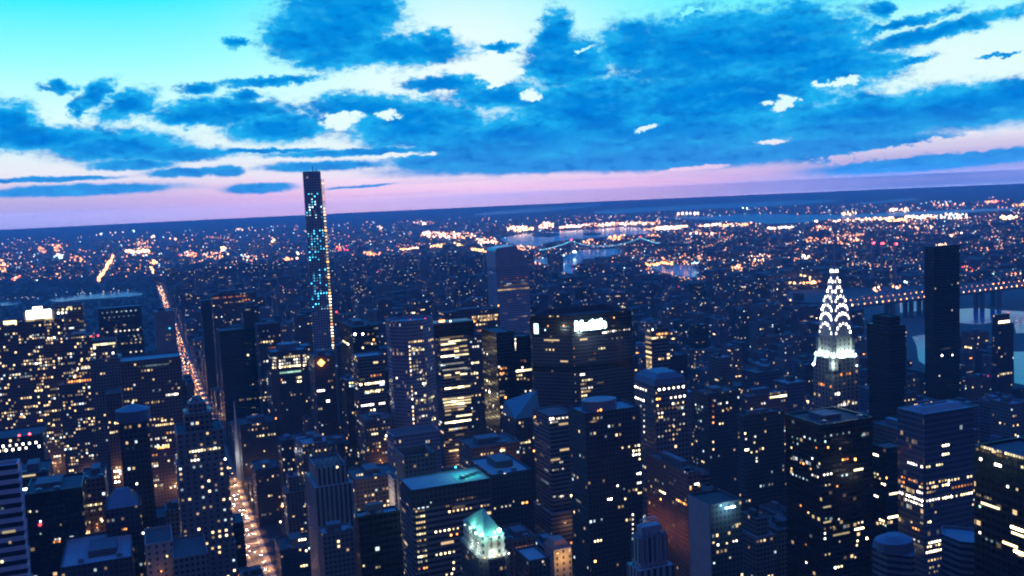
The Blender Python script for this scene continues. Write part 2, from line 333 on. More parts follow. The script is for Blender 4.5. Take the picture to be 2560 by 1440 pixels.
# ------------------------------------------------------------------ shared small meshes: lit panes, beacons
PANE = {}
def pane_mesh(k):
    if k not in PANE:
        b = MB(); b.box(-.5, .5, -.5, .5, -.5, .5); PANE[k] = b.mesh('pane_'+k, G(k))
    return PANE[k]
BEAC = {}
def beacon(root, p, k='r4', r=1.2, name='beacon'):
    key = k
    if key not in BEAC:
        b = MB(); b.blob((0, 0, 0), 1.0); BEAC[key] = b.mesh('beacon_'+k, G(k))
    o = link(bpy.data.objects.new(name, BEAC[key]), root); o.location = Vector(p)-root.location; o.scale = (r, r, r); return o

# ------------------------------------------------------------------ building
B = {}           # key -> dict(root, polys, ztop, yb ...)
PROT = []        # (px, py, depth): what must stay visible
BOXES = []       # footprints already taken (x0,x1,y0,y1)
class Bld: pass
def building(key, name, label, Yf, xl, xr, yt, depth=None, xw=None, mat='stone', roof='roof', cat='building', yb=None, cham=0.0, steps=(),
             plant=True, lip=1.6, body=True, group=None, xe=None, che=None):
    a = on_y(xl, yt, Yf); z = float(a[2]); X0 = float(a[0])
    lo, hi = X0+1, X0+900
    for _ in range(50):
        mid = (lo+hi)/2
        if pr((mid, Yf, z))[0] < xr: lo = mid
        else: hi = mid
    X1 = lo
    if xw is not None or xe is not None:                   # depth from where the far top corner shows
        xc, tx = (X0, xw) if xw is not None else (X1, xe); lo, hi = 2.0, 300.0
        for _ in range(50):
            mid = (lo+hi)/2; v = pr((xc, Yf+mid, z))[0]
            far = (v > tx) if xw is not None else (v < tx)
            if far: lo = mid
            else: hi = mid
        depth = lo
    if depth is None: depth = 35.0
    b = Bld(); b.key = key; b.z = z; b.x0, b.x1, b.y0, b.y1 = X0, X1, Yf, Yf+depth
    c = cham; e = c if che is None else che
    b.poly = rect(X0, X1, Yf, Yf+depth) if not c else [(X0+c, Yf), (X1-e, Yf), (X1, Yf+e), (X1, Yf+depth-e), (X1-e, Yf+depth), (X0+c, Yf+depth), (X0, Yf+depth-c), (X0, Yf+c)]
    b.root = empty(name, ((X0+X1)/2, Yf+depth/2, 0)); tag(b.root, label, cat, group)
    b.off = Vector((b.root.location.x, b.root.location.y, 0))
    b.mat = FA[mat]; b.yb = yb; b.label = label
    if body:
        w = MB(); P = [(p[0]-b.off.x, p[1]-b.off.y) for p in b.poly]; zt = z; cur = P; zs = [z]
        for drop, out in steps:                           # lower, wider stages
            w.prism(cur, z-drop, zt, top=True if zt < z else (not lip), lip=lip if zt == z else 0); zt = z-drop; cur = inset(P, -out)
        w.prism(cur, 0, zt, top=(zt < z), lip=lip if zt == z else 0)
        b.wall = w.build('wall', b.mat, b.root)
        r = MB(); r.prism(inset(P, .72), z-lip-.6, z-lip+.2, bottom=True); b.roof = r.build('roof', RF[roof], b.root)
        if plant and X1-X0 > 10 and depth > 10:
            wx, wy = (X1-X0)*random.uniform(.3, .5), depth*random.uniform(.3, .5); cx = random.uniform(-.15, .15)*(X1-X0); cy = random.uniform(-.1, .15)*depth
            p = MB(); p.box(cx-wx/2, cx+wx/2, cy-wy/2, cy+wy/2, z-lip+.2, z+random.uniform(2, 5)); p.build('plant_room', RF['plant'], b.root)
            for k in range(2):
                ux = random.uniform(-.36, .36)*(X1-X0); uy = -depth*.36
                u = MB(); u.box(ux-1.8, ux+1.8, uy-1.4, uy+1.4, z-lip+.2, z+.9); u.bar((ux, uy, z+.9), (ux, uy, z+1.3), 1.1, 8); u.build('roof_fan', RF['steel'], b.root)
    mx = max([o for d, o in steps], default=0)
    BOXES.append((X0-mx, X1+mx, Yf-mx, Yf+depth+mx))
    if yb:
        for f in (0, .25, .5, .75, 1): PROT.append((xl+(xr-xl)*f, yb, Yf))
        if xw: PROT.append((xw, yb, Yf))
    if X0 < 107.5 and X1 > 76.5: print('ON AVENUE', key, round(X0), round(X1), Yf)
    B[key] = b; return b
def edge(b, face):
    n = len(b.poly)
    if n == 4: i = {'S': 0, 'E': 1, 'W': 3}[face]
    else: i = {'S': 0, 'C': 7, 'W': 6, 'D': 1, 'E': 2}[face]
    return b.poly[i], b.poly[(i+1) % n]
def pane(b, face, u, z, w, h, k, name='window', fit=True):
    D_ = math.hypot(b.root.location.x, b.root.location.y)
    if name == 'window' and fit:                       # nearer facades show their windows smaller than a whole bay
        h = min(h, max(1.1, .0017*D_)); w = w if w > 3 else min(w, max(1.05, .0015*D_))
    a, c = edge(b, face); d = Vector((c[0]-a[0], c[1]-a[1])); ln = d.length; d /= ln; nrm = Vector((d.y, -d.x))
    o = link(bpy.data.objects.new(name, pane_mesh(k)), b.root)
    o.location = (a[0]+d.x*u+nrm.x*.05-b.off.x, a[1]+d.y*u+nrm.y*.05-b.off.y, z); o.rotation_euler = (0, 0, math.atan2(d.y, d.x)); o.scale = (w, .3, h); return o
def rows(b, *rs, h=2.3):
    """(face, x0, y0, x1, key, n): a lit run on one floor from photo px x0 to x1; n=0 one long window, else n panes"""
    for face, x0, y0, x1, k, n in rs:
        a, c = edge(b, face); p = on_plane(x0, y0, a, c); d = np.array([c[0]-a[0], c[1]-a[1]]); ln = np.linalg.norm(d); d = d/ln
        ua = float((p[:2]-np.array(a)) @ d); z = float(p[2]); lo, hi = -20.0, ln+20
        for _ in range(40):
            m = (lo+hi)/2; q_ = np.array([a[0]+d[0]*m, a[1]+d[1]*m, z])
            if pr(q_)[0] < x1: lo = m
            else: hi = m
        ub = lo; ua, ub = sorted((max(.8, min(ln-.8, ua)), max(.8, min(ln-.8, ub))))
        if ub-ua < .8: ub = ua+1.6
        if n == 0:
            m = max(1, round((ub-ua)/9))
            for i in range(m): pane(b, face, ua+(ub-ua)*(i+.5)/m, z, (ub-ua)/m-.5, h, k)
        else:
            st = (ub-ua)/n
            for i in range(n):
                if n > 3 and random.random() < .12: continue
                pane(b, face, ua+st*(i+.5), z, min(2.6, st*.62), h, k)
def scatter(b, face, n, zlo, zhi, keys, pitch=3.2, fl=3.7, w=1.9, h=2.0, runs=1):
    a, c = edge(b, face); ln = math.hypot(c[0]-a[0], c[1]-a[1]); nu = max(1, int((ln-2)/pitch)); used = set()
    left = n
    while left > 0:
        u = random.randrange(nu); f = random.randrange(max(1, int((zhi-zlo)/fl))); r = random.randint(1, runs)
        for j in range(r):
            if (u+j, f) in used or u+j >= nu: continue
            used.add((u+j, f)); pane(b, face, 1+pitch*(u+j+.5), zlo+fl*(f+.5), w, h, random.choice(keys))
        left -= r

# ------------------------------------------------------------------ the named towers (photo px on a 2560 x 1440 frame)
A = building
# --- left: wide office slab full of lit windows with a roof sign
b = A('rock', 'office_tower', 'wide office slab full of lit windows under a white roof sign, far left', 1300, -60, 158, 812, 30, mat='grid', yb=1180, plant=False)
scatter(b, 'S', 96, 60, b.z-6, ['w3', 'w3', 'n3', 'w4', 'y3', 'n4', 'o3'], runs=5)
t = A('rocktop', 'office_tower', 'narrow raised office block with a lit top floor behind the white roof sign', 1345, 128, 205, 766, 34, mat='bandlit', yb=800, plant=False)
rows(t, ('S', 130, 776, 204, 'y3', 7), ('S', 130, 784, 170, 'n4', 4), ('S', 150, 803, 200, 'w2', 5))
b = A('rockeast', 'office_tower', 'stepped office wing with dense lit windows beside the wide lit slab', 1270, 150, 232, 846, 60, mat='grid', yb=1190, steps=((55, 6), (120, 6)))
scatter(b, 'S', 70, 40, b.z-6, ['w3', 'n3', 'w4', 'w3', 'o3', 'y3'], runs=5)
rows(b, ('S', 192, 922, 233, 'n4', 8), ('S', 170, 955, 236, 'o4', 10), ('S', 175, 962, 236, 'n4', 8), ('S', 195, 902, 224, 'w3', 5))
b = A('dupont', 'office_tower', 'black glass slab with pale edges and a few lit floors left of the avenue', 1930, 245, 352, 772, 42, mat='black', yb=905, plant=False, roof='slate')
rows(b, ('S', 250, 832, 350, 'n3', 9), ('S', 315, 840, 352, 'c2', 3), ('S', 322, 850, 358, 'n2', 3), ('S', 320, 881, 362, 'n4', 3), ('S', 300, 860, 356, 'w2', 5), ('S', 310, 904, 340, 'y3', 2), ('S', 250, 783, 345, 'c2', 8), ('S', 255, 795, 340, 'c1', 7))
scatter(b, 'S', 25, 60, b.z-30, ['n2', 'w2', 'n1', 'c2'], runs=3)
b = A('deco', 'office_tower', 'stone crown tower with a bright lit cornice line and lit corners', 1200, 229, 290, 852, 26, mat='stone', yb=915, plant=False, steps=((22, 4),))
rows(b, ('S', 230, 863, 289, 'y4', 0), ('S', 231, 870, 240, 'y4', 1), ('S', 280, 866, 288, 'y3', 1), ('S', 230, 886, 239, 'n5', 1), ('S', 277, 883, 288, 'n4', 1), ('S', 277, 898, 288, 'n4', 1), ('S', 250, 893, 275, 'w2', 5))
beacon(b.root, on_y(229, 841, 1205), 'r4', 1.4); beacon(b.root, on_y(245, 839, 1205), 'r4', 1.2)
b = A('pale1', 'office_tower', 'pale blank tower close against the left side of the long avenue', 1690, 385, 436, 780, 45, mat='cream', yb=890, roof='slate')
rows(b, ('S', 415, 849, 430, 'w1', 3), ('S', 414, 838, 428, 'w1', 2), ('S', 420, 821, 428, 'b4', 1))
b = A('brownslab', 'office_tower', 'broad brown slab with scattered lit windows under a pale flat roof edge', 1090, 300, 452, 905, 40, mat='brown', yb=1230, roof='slate', plant=False)
rows(b, ('S', 345, 917, 432, 'c1', 18), ('S', 414, 988, 446, 'n4', 6), ('S', 372, 1050, 410, 'w3', 4), ('S', 388, 1064, 435, 'w3', 9), ('S', 386, 1117, 424, 'y4', 6), ('S', 386, 1121, 424, 'o4', 6), ('S', 375, 1099, 417, 'n3', 7), ('S', 310, 1004, 344, 'y3', 5), ('S', 362, 1008, 410, 'w2', 9), ('S', 378, 1160, 396, 'w3', 3), ('S', 378, 1166, 396, 'n3', 3), ('S', 378, 1202, 398, 'n2', 4))
scatter(b, 'S', 46, 60, b.z-20, ['w3', 'w2', 'n3', 'o3', 'w4', 'n2'], runs=3)
b = A('brownlow', 'office_tower', 'plain brown tower tucked between the lit slabs, glow at its foot', 1150, 264, 303, 985, 40, mat='brown', yb=1200, plant=False)
rows(b, ('S', 274, 1082, 292, 'y4', 4), ('S', 285, 1058, 298, 'w4', 2), ('S', 276, 1180, 302, 'n5', 2), ('S', 282, 1194, 300, 'w5', 2), ('S', 284, 1206, 302, 'n5', 2))
b = A('tank', 'office_tower', 'dark blue tower topped by a round roof drum', 720, 296, 371, 1062, 30, mat='dark', yb=1190, plant=False, roof='slate')
p = MB(); c = Vector((0, 0)); p.prism([(11.5*math.cos(k*.3927), 11*math.sin(k*.3927)) for k in range(16)], b.z-1, b.z+7, bottom=True); p.cone([(11.9*math.cos(k*.3927), 11.4*math.sin(k*.3927)) for k in range(16)], b.z+7, (0, 0, b.z+11)); p.build('roof_drum', RF['slate'], b.root)
rows(b, ('S', 312, 1122, 340, 'g1', 2), ('S', 338, 1210, 346, 'n4', 1), ('S', 334, 1244, 341, 'n4', 1), ('S', 288, 1246, 298, 'b5', 1))
b = A('five', 'skyscraper', 'stepped stone skyscraper with piers and a pale crown beside the glowing avenue', 680, 441, 558, 1085, 34, mat='pierlit', yb=1440, steps=((22, 1.5), (80, 2.5)), plant=False)
up = MB(); up.box(-9, 9, -9, 12, b.z-2, b.z+11); up.box(-6, 6, -5, 8, b.z+11, b.z+17); up.frustum(rect(-5, 5, -4, 7), b.z+17, rect(-2, 2, 0, 3), b.z+21); up.build('crown', FA['stone'], b.root)
rows(b, ('S', 464, 1131, 552, 'y4', 12), ('S', 475, 1152, 500, 'n4', 3), ('S', 460, 1168, 552, 'w3', 11), ('S', 463, 1192, 548, 'y3', 11), ('S', 463, 1202, 480, 'y2', 2), ('S', 504, 1229, 572, 'y4', 8), ('S', 470, 1240, 572, 'n4', 13), ('S', 466, 1250, 520, 'w3', 6), ('S', 487, 1224, 500, 'n3', 2), ('S', 490, 1280, 570, 'w2', 9), ('S', 472, 1324, 560, 'o3', 9), ('S', 496, 1306, 536, 'n3', 3), ('S', 504, 1428, 548, 'y4', 6), ('S', 497, 1366, 505, 'y4', 1), ('S', 495, 1180, 560, 'w2', 8), ('S', 560, 1148, 572, 'n4', 1))
b = A('gracey', 'office_tower', 'tall white tower banded with dark floors at the left edge', 480, -120, 44, 1180, mat='white', xe=50, yb=1440, plant=False, roof='slate', depth=40)
rows(b, ('S', 4, 1332, 40, 'y3', 0), ('S', 18, 1357, 32, 'y3', 0), ('S', 0, 1405, 10, 'y4', 1), ('S', 0, 1272, 12, 'g1', 1))
br = MB()
for k in range(14):                                        # diagonal ribs on its side wall
    y0 = b.y0-b.off.y; x = b.x1-b.off.x; z = b.z-2-k*13.0
    br.bar((x+.3, y0+1, z-16), (x+.3, b.y1-b.off.y-1, z), .45, 4)
br.build('side_ribs', RF['nickel'], b.root)
b = A('colonnade', 'office_tower', 'dark tower with two rows of white lit arches below two red beacons', 900, -30, 106, 1100, 40, mat='dark', yb=1200, plant=False)
rows(b, ('S', 0, 1117, 98, 'n5', 6), ('S', -10, 1129, 108, 'n5', 7), h=5.2)
beacon(b.root, on_y(48, 1089, 905), 'r5', 1.1); beacon(b.root, on_y(74, 1085, 905), 'r5', 1.1)
b = A('lowlit', 'office_block', 'dark block with one long white lit floor, left of the banded white tower side', 800, 40, 120, 1188, 40, mat='dark', yb=1300)
rows(b, ('S', 56, 1224, 116, 'n4', 0), ('S', 50, 1192, 90, 'y2', 0))
b = A('dark3', 'office_block', 'dark brown block with three lit floors near the lower left', 760, 202, 262, 1200, 36, mat='brown', yb=1330)
rows(b, ('S', 206, 1266, 256, 'y3', 7), ('S', 208, 1280, 240, 'n2', 4), ('S', 213, 1307, 226, 'y4', 3), ('S', 253, 1302, 257, 'w5', 1), ('S', 236, 1326, 248, 'n2', 2))
b = A('dark4', 'office_block', 'black block with one red and one white light near the lower left edge', 700, 62, 205, 1236, 40, mat='black', yb=1420)
rows(b, ('S', 98, 1304, 104, 'c4', 1), ('S', 66, 1280, 78, 'y3', 2), ('S', 88, 1279, 96, 'n3', 1), ('S', 98, 1335, 105, 'c3', 1), ('S', 130, 1350, 152, 'n3', 4), ('S', 132, 1356, 152, 'o3', 3), ('S', 180, 1370, 190, 'n3', 1), ('S', 150, 1312, 154, 'y3', 1))
beacon(b.root, on_y(100, 1312, 699), 'r5', 1.2)
b = A('lowroof', 'office_block', 'low dark block with a pale blue roof strip at the bottom left', 640, 150, 330, 1420, 60, mat='dark', roof='pale', yb=1440)
b = A('dark5', 'office_block', 'dark block with a peaked dark roof below the drum topped tower', 690, 262, 352, 1276, 34, mat='dark', yb=1440, plant=False)
p = MB(); p.frustum(inset(rect(b.x0-b.off.x, b.x1-b.off.x, b.y0-b.off.y, b.y1-b.off.y), 1), b.z-1, rect(-4, 4, -2, 2), b.z+9); p.build('hipped_roof', RF['slate'], b.root)
rows(b, ('S', 304, 1324, 318, 'o3', 3), ('S', 395, 1327, 401, 'n4', 1))
b = A('palelow', 'office_block', 'pale stone block with few windows left of the stepped stone skyscraper foot', 640, 362, 432, 1362, 34, mat='cream', yb=1440, plant=False)
rows(b, ('S', 414, 1391, 421, 'y3', 1), ('S', 366, 1410, 372, 'y3', 1))
b = A('palelow2', 'office_block', 'wide pale stone block in front of the stepped stone skyscraper foot', 620, 432, 520, 1396, 40, mat='stone', yb=1440, plant=False)

# --- middle left
b = A('darkL', 'office_tower', 'tall dark slab with a blank face right of the long avenue', 1990, 502, 566, 752, 45, mat='void', yb=960, plant=False)
b = A('darkR', 'office_tower', 'massive black tower with hardly a lit window, right of the long avenue', 1560, 548, 660, 828, 45, mat='void', yb=1040, plant=False)
rows(b, ('S', 616, 888, 624, 'w4', 1), ('S', 640, 850, 648, 'n3', 1))
b = A('brownfar', 'office_tower', 'brownish slab with two thin lit floors beyond the tall dark slab', 1900, 530, 640, 738, 40, mat='brown', yb=800)
rows(b, ('S', 530, 746, 618, 'o2', 18), ('S', 560, 757, 614, 'w2', 12), ('S', 604, 750, 626, 'o3', 3))
b = A('darkfar', 'office_tower', 'small dark tower with a lit floor above the massive black tower', 1560, 606, 646, 768, 35, mat='dark', yb=830)
b = A('mid1', 'office_tower', 'dark tower with a short lit floor beside the massive black tower', 1420, 644, 700, 812, 40, mat='dark', yb=900)
rows(b, ('S', 650, 856, 684, 'w3', 5), ('S', 698, 838, 712, 'w3', 2), ('S', 670, 870, 690, 'o2', 3), ('S', 657, 904, 672, 'n3', 2), ('S', 668, 842, 690, 'n2', 2))
b = A('ringlit', 'office_tower', 'round cornered tower with four brightly lit top floors', 1300, 676, 768, 882, 40, mat='dark', yb=1030, cham=9, plant=False, roof='slate')
p = MB(); p.prism([(13*math.cos(k*.3927), 12*math.sin(k*.3927)) for k in range(16)], b.z-1, b.z+8, bottom=True); p.build('roof_drum', RF['slate'], b.root)
for yy, k in ((893, 'y3'), (901, 'n3'), (909, 'n3'), (917, 'y4')):
    rows(b, ('S', 692, yy+2, 756, k, 9), ('D', 757, yy-3, 767, k, 2), ('C', 680, yy+2, 692, k, 2))
rows(b, ('S', 688, 934, 760, 'g3', 0), ('S', 740, 944, 768, 'y3', 3), ('S', 742, 954, 756, 'y4', 2), ('S', 725, 988, 756, 'y2', 4), ('S', 690, 1010, 700, 'y2', 1), ('S', 702, 950, 706, 'o3', 1), h=2.6)
b = A('flood', 'office_tower', 'slim dark tower carrying one glaring white lamp near its top', 1150, 785, 835, 893, 40, mat='dark', yb=1080)
rows(b, ('S', 790, 978, 812, 'n5', 4), ('S', 816, 1003, 824, 'n5', 2), ('S', 794, 1023, 806, 'y3', 2), ('S', 820, 953, 838, 'w2', 4))
beacon(b.root, on_y(803, 907, 1146), 'o5', 4.6, 'floodlight')
b = A('bandpair', 'office_tower', 'purple grey office tower with two glowing window bands', 1090, 893, 960, 893, xw=878, mat='bandlit', yb=1060, plant=False, roof='slate')
rows(b, ('S', 897, 962, 961, 'y5', 10), ('S', 904, 980, 960, 'y3', 8), ('S', 917, 981, 950, 'y4', 5), ('S', 900, 1015, 963, 'n5', 11), ('S', 924, 1026, 940, 'y4', 2), ('S', 942, 1031, 956, 'w3', 1), ('W', 884, 955, 893, 'w3', 2), ('W', 883, 1007, 896, 'n3', 2), ('S', 925, 940, 955, 'o3', 4), ('S', 897, 950, 912, 'y2', 3))
b = A('cornerlit', 'office_tower', 'dark tower with a white lit corner and slanting lit side floors', 1300, 880, 945, 818, xw=848, mat='black', yb=890)
rows(b, ('W', 858, 822, 876, 'y2', 2), ('W', 857, 852, 872, 'y4', 0), ('S', 882, 836, 892, 'n5', 1), ('S', 900, 836, 914, 'n5', 1), ('S', 902, 870, 912, 'y4', 1), ('S', 926, 860, 942, 'y3', 2), ('S', 928, 850, 940, 'o4', 1), ('S', 908, 883, 915, 'w4', 1), ('S', 915, 836, 938, 'w2', 2), h=3.2)
b = A('mid2', 'office_block', 'grey office block with a few lit floors at the foot of the glowing banded tower', 1000, 912, 985, 1052, 40, mat='brown', yb=1170)
rows(b, ('S', 928, 1086, 946, 'y4', 3), ('S', 962, 1090, 976, 'n4', 2), ('S', 960, 1098, 972, 'w4', 2), ('S', 915, 1076, 976, 'w2', 8), ('S', 928, 1128, 962, 'o2', 5), ('S', 880, 1131, 890, 'y3', 2))
b = A('mid3', 'office_tower', 'blocky dark tower crossed by a short lit floor above the slender white steeple', 1300, 600, 690, 1062, 44, mat='dark', yb=1180)
rows(b, ('S', 618, 1076, 672, 'w2', 6), ('S', 640, 1091, 690, 'y3', 7), ('S', 740, 1040, 748, 'o4', 1))
scatter(b, 'S', 16, 120, b.z-6, ['w2', 'n2', 'y2'], runs=3)
b = A('mid4', 'office_tower', 'broad dark tower with a lamp at its corner right of the glowing avenue', 1145, 638, 700, 1175, 46, mat='dark', yb=1360)
rows(b, ('S', 716, 1258, 748, 'n4', 5), ('S', 655, 1166, 664, 'y3', 1), ('S', 670, 1240, 682, 'y3', 3), ('S', 676, 1316, 698, 'y4', 4), ('S', 698, 1305, 704, 'y4', 1))
beacon(b.root, on_y(706, 1265, 1142), 'o5', 1.5, 'floodlight')
b = A('gothic', 'office_tower', 'blue grey tower with a crenellated gothic top in the centre left', 740, 792, 868, 1172, xw=770, mat='pier', yb=1340, plant=False, steps=((14, 3), (40, 3)))
p = MB()
for k in range(7):
    for yy in (-1, 1):
        x = (b.x1-b.x0)*(k/6-.5)*.95; y = (b.y1-b.y0)*.5*yy*.93; p.frustum(rect(x-1.3, x+1.3, y-1.3, y+1.3), b.z-2, rect(x-.2, x+.2, y-.2, y+.2), b.z+7)
p.build('pinnacle_row', FA['stone'], b.root)
rows(b, ('S', 800, 1240, 806, 'n3', 1), ('S', 790, 1246, 798, 'n2', 1), ('S', 840, 1168, 846, 'y4', 1), ('S', 832, 1262, 846, 'w3', 2))
b = A('mid5', 'office_block', 'dark block with small lit windows between the gothic top and the blue roofed office', 800, 888, 1000, 1200, 40, mat='brown', yb=1270)
rows(b, ('S', 914, 1264, 940, 'y3', 4), ('S', 912, 1256, 940, 'w2', 4), ('S', 880, 1190, 908, 'y3', 3), ('S', 902, 1131, 912, 'y3', 2))
b = A('blackroof', 'office_tower', 'black tower with a bright blue roof below the gothic topped tower', 560, 895, 1000, 1292, xw=885, mat='black', yb=1440, roof='pale', plant=True)
rows(b, ('S', 890, 1418, 900, 'y4', 1), ('S', 938, 1419, 952, 'y2', 2))
b = A('greybox', 'office_tower', 'pale box tower with a blank side and a blue roof strip, bottom centre left', 690, 806, 884, 1335, xw=796, mat='stone', yb=1440, roof='pale')
b = A('botdark', 'office_block', 'dark block with a few lights at the bottom between the avenue and the pale box', 955, 700, 800, 1376, 40, mat='dark', yb=1440)
rows(b, ('S', 745, 1351, 766, 'y4', 3), ('S', 763, 1377, 768, 'y4', 1), ('S', 750, 1416, 770, 'w4', 3))

# --- middle
b = A('bear', 'skyscraper', 'tall curved blue glass tower with a dotted column of lit windows', 1000, 982, 1092, 806, 48, mat='ribbed', yb=1170, cham=15, plant=False, roof='slate', lip=3)
rows(b, ('S', 1008, 857, 1068, 'w3', 14), ('D', 1070, 852, 1088, 'w3', 3), ('S', 1023, 872, 1058, 'y3', 6), ('S', 1024, 877, 1070, 'y3', 9), ('S', 1040, 1002, 1066, 'y3', 6), ('D', 1068, 998, 1086, 'y3', 4), ('S', 1050, 1041, 1068, 'n3', 5), ('S', 1012, 1072, 1076, 'w4', 12), ('S', 1056, 959, 1068, 'n4', 3), ('D', 1078, 1051, 1090, 'y4', 2), ('C', 988, 945, 996, 'n4', 1))
for k in range(20):
    if k in (8, 9, 14): continue
    y = 868+k*10.1; rows(b, ('S', 1009+k*.62, y, 1014+k*.62, 'w4' if k % 3 else 'n4', 1))
scatter(b, 'S', 60, 60, b.z-40, ['y2', 'n2', 'w2', 'y2', 'n3'], runs=4)
beacon(b.root, on_y(1026, 799, 1004), 'r3', 1); beacon(b.root, on_y(1063, 796, 1004), 'r3', 1)
b = A('lower', 'office_tower', 'plain blue base block stepping down in front of the curved glass tower', 940, 984, 1100, 1090, 30, mat='ribbed', yb=1160, plant=False)
b = A('lit2', 'office_tower', 'office tower striped with glowing yellow floors right of the curved glass tower', 1110, 1098, 1172, 846, 40, mat='bandlit', yb=1160, plant=False)
tops = MB(); tops.box(-28, 28, -14, 14, b.z-1, b.z+17); tops.build('dark_top', FA['black'], b.root)
rows(b, *[('S', 1100+i*.07*(y-846), y, x, k, 0) for i, (y, x, k) in enumerate(())])
for y, xa, xb, k in ((846, 1100, 1160, 'w2'), (850, 1100, 1125, 'y3'), (854, 1120, 1168, 'y3'), (862, 1102, 1140, 'y3'), (868, 1130, 1168, 'w2'), (875, 1102, 1136, 'w3'), (892, 1102, 1172, 'y4'), (912, 1105, 1160, 'n2'), (926, 1106, 1168, 'n2'),
                     (939, 1110, 1128, 'y3'), (936, 1150, 1168, 'y3'), (945, 1110, 1150, 'w2'), (972, 1112, 1176, 'y4'), (1000, 1108, 1178, 'y3'), (1007, 1108, 1178, 'y4'), (1014, 1110, 1178, 'y4'), (1021, 1110, 1150, 'w3'),
                     (1028, 1112, 1160, 'w2'), (1038, 1112, 1128, 'y3'), (1041, 1140, 1180, 'y3'), (1058, 1112, 1178, 'y5'), (1078, 1120, 1140, 'w2'), (1088, 1138, 1160, 'w2'), (1100, 1122, 1130, 'w3'), (1112, 1138, 1160, 'y2'), (1128, 1122, 1150, 'w3')):
    rows(b, ('S', xa, y, xb, k, 0), h=1.7)
beacon(b.root, on_y(1126, 803, 1105), 'n4', 1.2)
rows(b, ('S', 1092, 804, 1112, 'o5', 0), h=3)
b = A('long', 'office_tower', 'long office slab with rows of small lit windows behind the yellow striped tower', 1330, 1112, 1248, 782, 36, mat='brown', yb=860)
rows(b, ('S', 1180, 793, 1245, 'w3', 18), ('S', 1168, 805, 1196, 'o4', 6), ('S', 1200, 801, 1244, 'w3', 14), ('S', 1180, 798, 1244, 'w2', 18), ('S', 1165, 830, 1216, 'o3', 0), ('S', 1230, 820, 1245, 'o4', 2), ('S', 1190, 812, 1200, 'w3', 2))
b = A('side2', 'office_tower', 'brown office tower with broken lit floors behind the yellow striped tower', 1200, 1168, 1206, 838, 36, mat='brown', yb=1000)
rows(b, ('S', 1174, 868, 1198, 'n4', 4), ('S', 1178, 908, 1198, 'y4', 4), ('S', 1176, 935, 1196, 'y4', 3), ('S', 1176, 990, 1204, 'w3', 3))
b = A('darkw', 'office_tower', 'black tower whose side floors slant in short white lit bars', 1030, 1240, 1286, 832, xw=1203, mat='black', yb=1170, plant=False)
rows(b, ('W', 1200, 878, 1222, 'n4', 2), ('W', 1206, 903, 1236, 'n2', 3), ('W', 1204, 945, 1226, 'y4', 3), ('W', 1208, 972, 1228, 'n5', 2), ('W', 1208, 1000, 1238, 'n3', 3), ('W', 1210, 1062, 1242, 'n2', 3), ('S', 1232, 919, 1250, 'n4', 2), ('S', 1238, 950, 1268, 'y3', 4), ('S', 1243, 980, 1262, 'n2', 2), ('S', 1240, 990, 1266, 'y3', 4), ('S', 1260, 994, 1268, 'o4', 1), ('S', 1250, 922, 1268, 'o3', 3), ('S', 1248, 934, 1262, 'o3', 2), ('S', 1250, 1018, 1266, 'y4', 2), ('S', 1254, 1077, 1266, 'n5', 2), ('S', 1244, 1100, 1256, 'y3', 2), ('S', 1254, 1120, 1266, 'o3', 2))
b = A('hatch', 'office_tower', 'dark tower with a bright white hatched panel at its top', 1075, 1284, 1330, 842, xw=1265, mat='black', yb=1060, plant=False)
for k in range(6): rows(b, ('S', 1264, 850+k*5.4, 1290, 'n4', 0), h=1.4)
rows(b, ('S', 1300, 919, 1312, 'y5', 1), ('S', 1290, 928, 1330, 'y4', 0), ('S', 1284, 940, 1306, 'y3', 3), ('S', 1286, 949, 1316, 'w3', 3), ('S', 1308, 979, 1332, 'n4', 2), ('W', 1272, 968, 1284, 'n3', 2), ('S', 1300, 902, 1332, 'o2', 4), ('S', 1284, 1012, 1296, 'n2', 1))
b = A('gable', 'office_tower', 'office tower under a sloping teal copper roof left of the broad sign bearing tower', 860, 1288, 1352, 1048, 38, mat='dark', yb=1200, plant=False)
p = MB(); x0, x1, y0, y1 = b.x0-b.off.x, b.x1-b.off.x, b.y0-b.off.y, b.y1-b.off.y; z = b.z
p.face([(x0, y0, z), (x1, y0, z), (x1, y0+8, z+24)]); p.face([(x0, y0, z), (x1, y0+8, z+24), (x0+2, y1-6, z+12), (x0, y1, z)]); p.face([(x1, y0, z), (x1, y1, z), (x1, y0+8, z+24)]); p.face([(x0, y1, z), (x0+2, y1-6, z+12), (x1, y0+8, z+24), (x1, y1, z)])
p.build('copper_roof', RF['teal'], b.root)
rows(b, ('S', 1294, 1040, 1310, 'b1', 2), ('S', 1286, 1110, 1326, 'y3', 8), ('S', 1330, 1128, 1340, 'o5', 1), ('S', 1330, 1095, 1338, 'y4', 1))
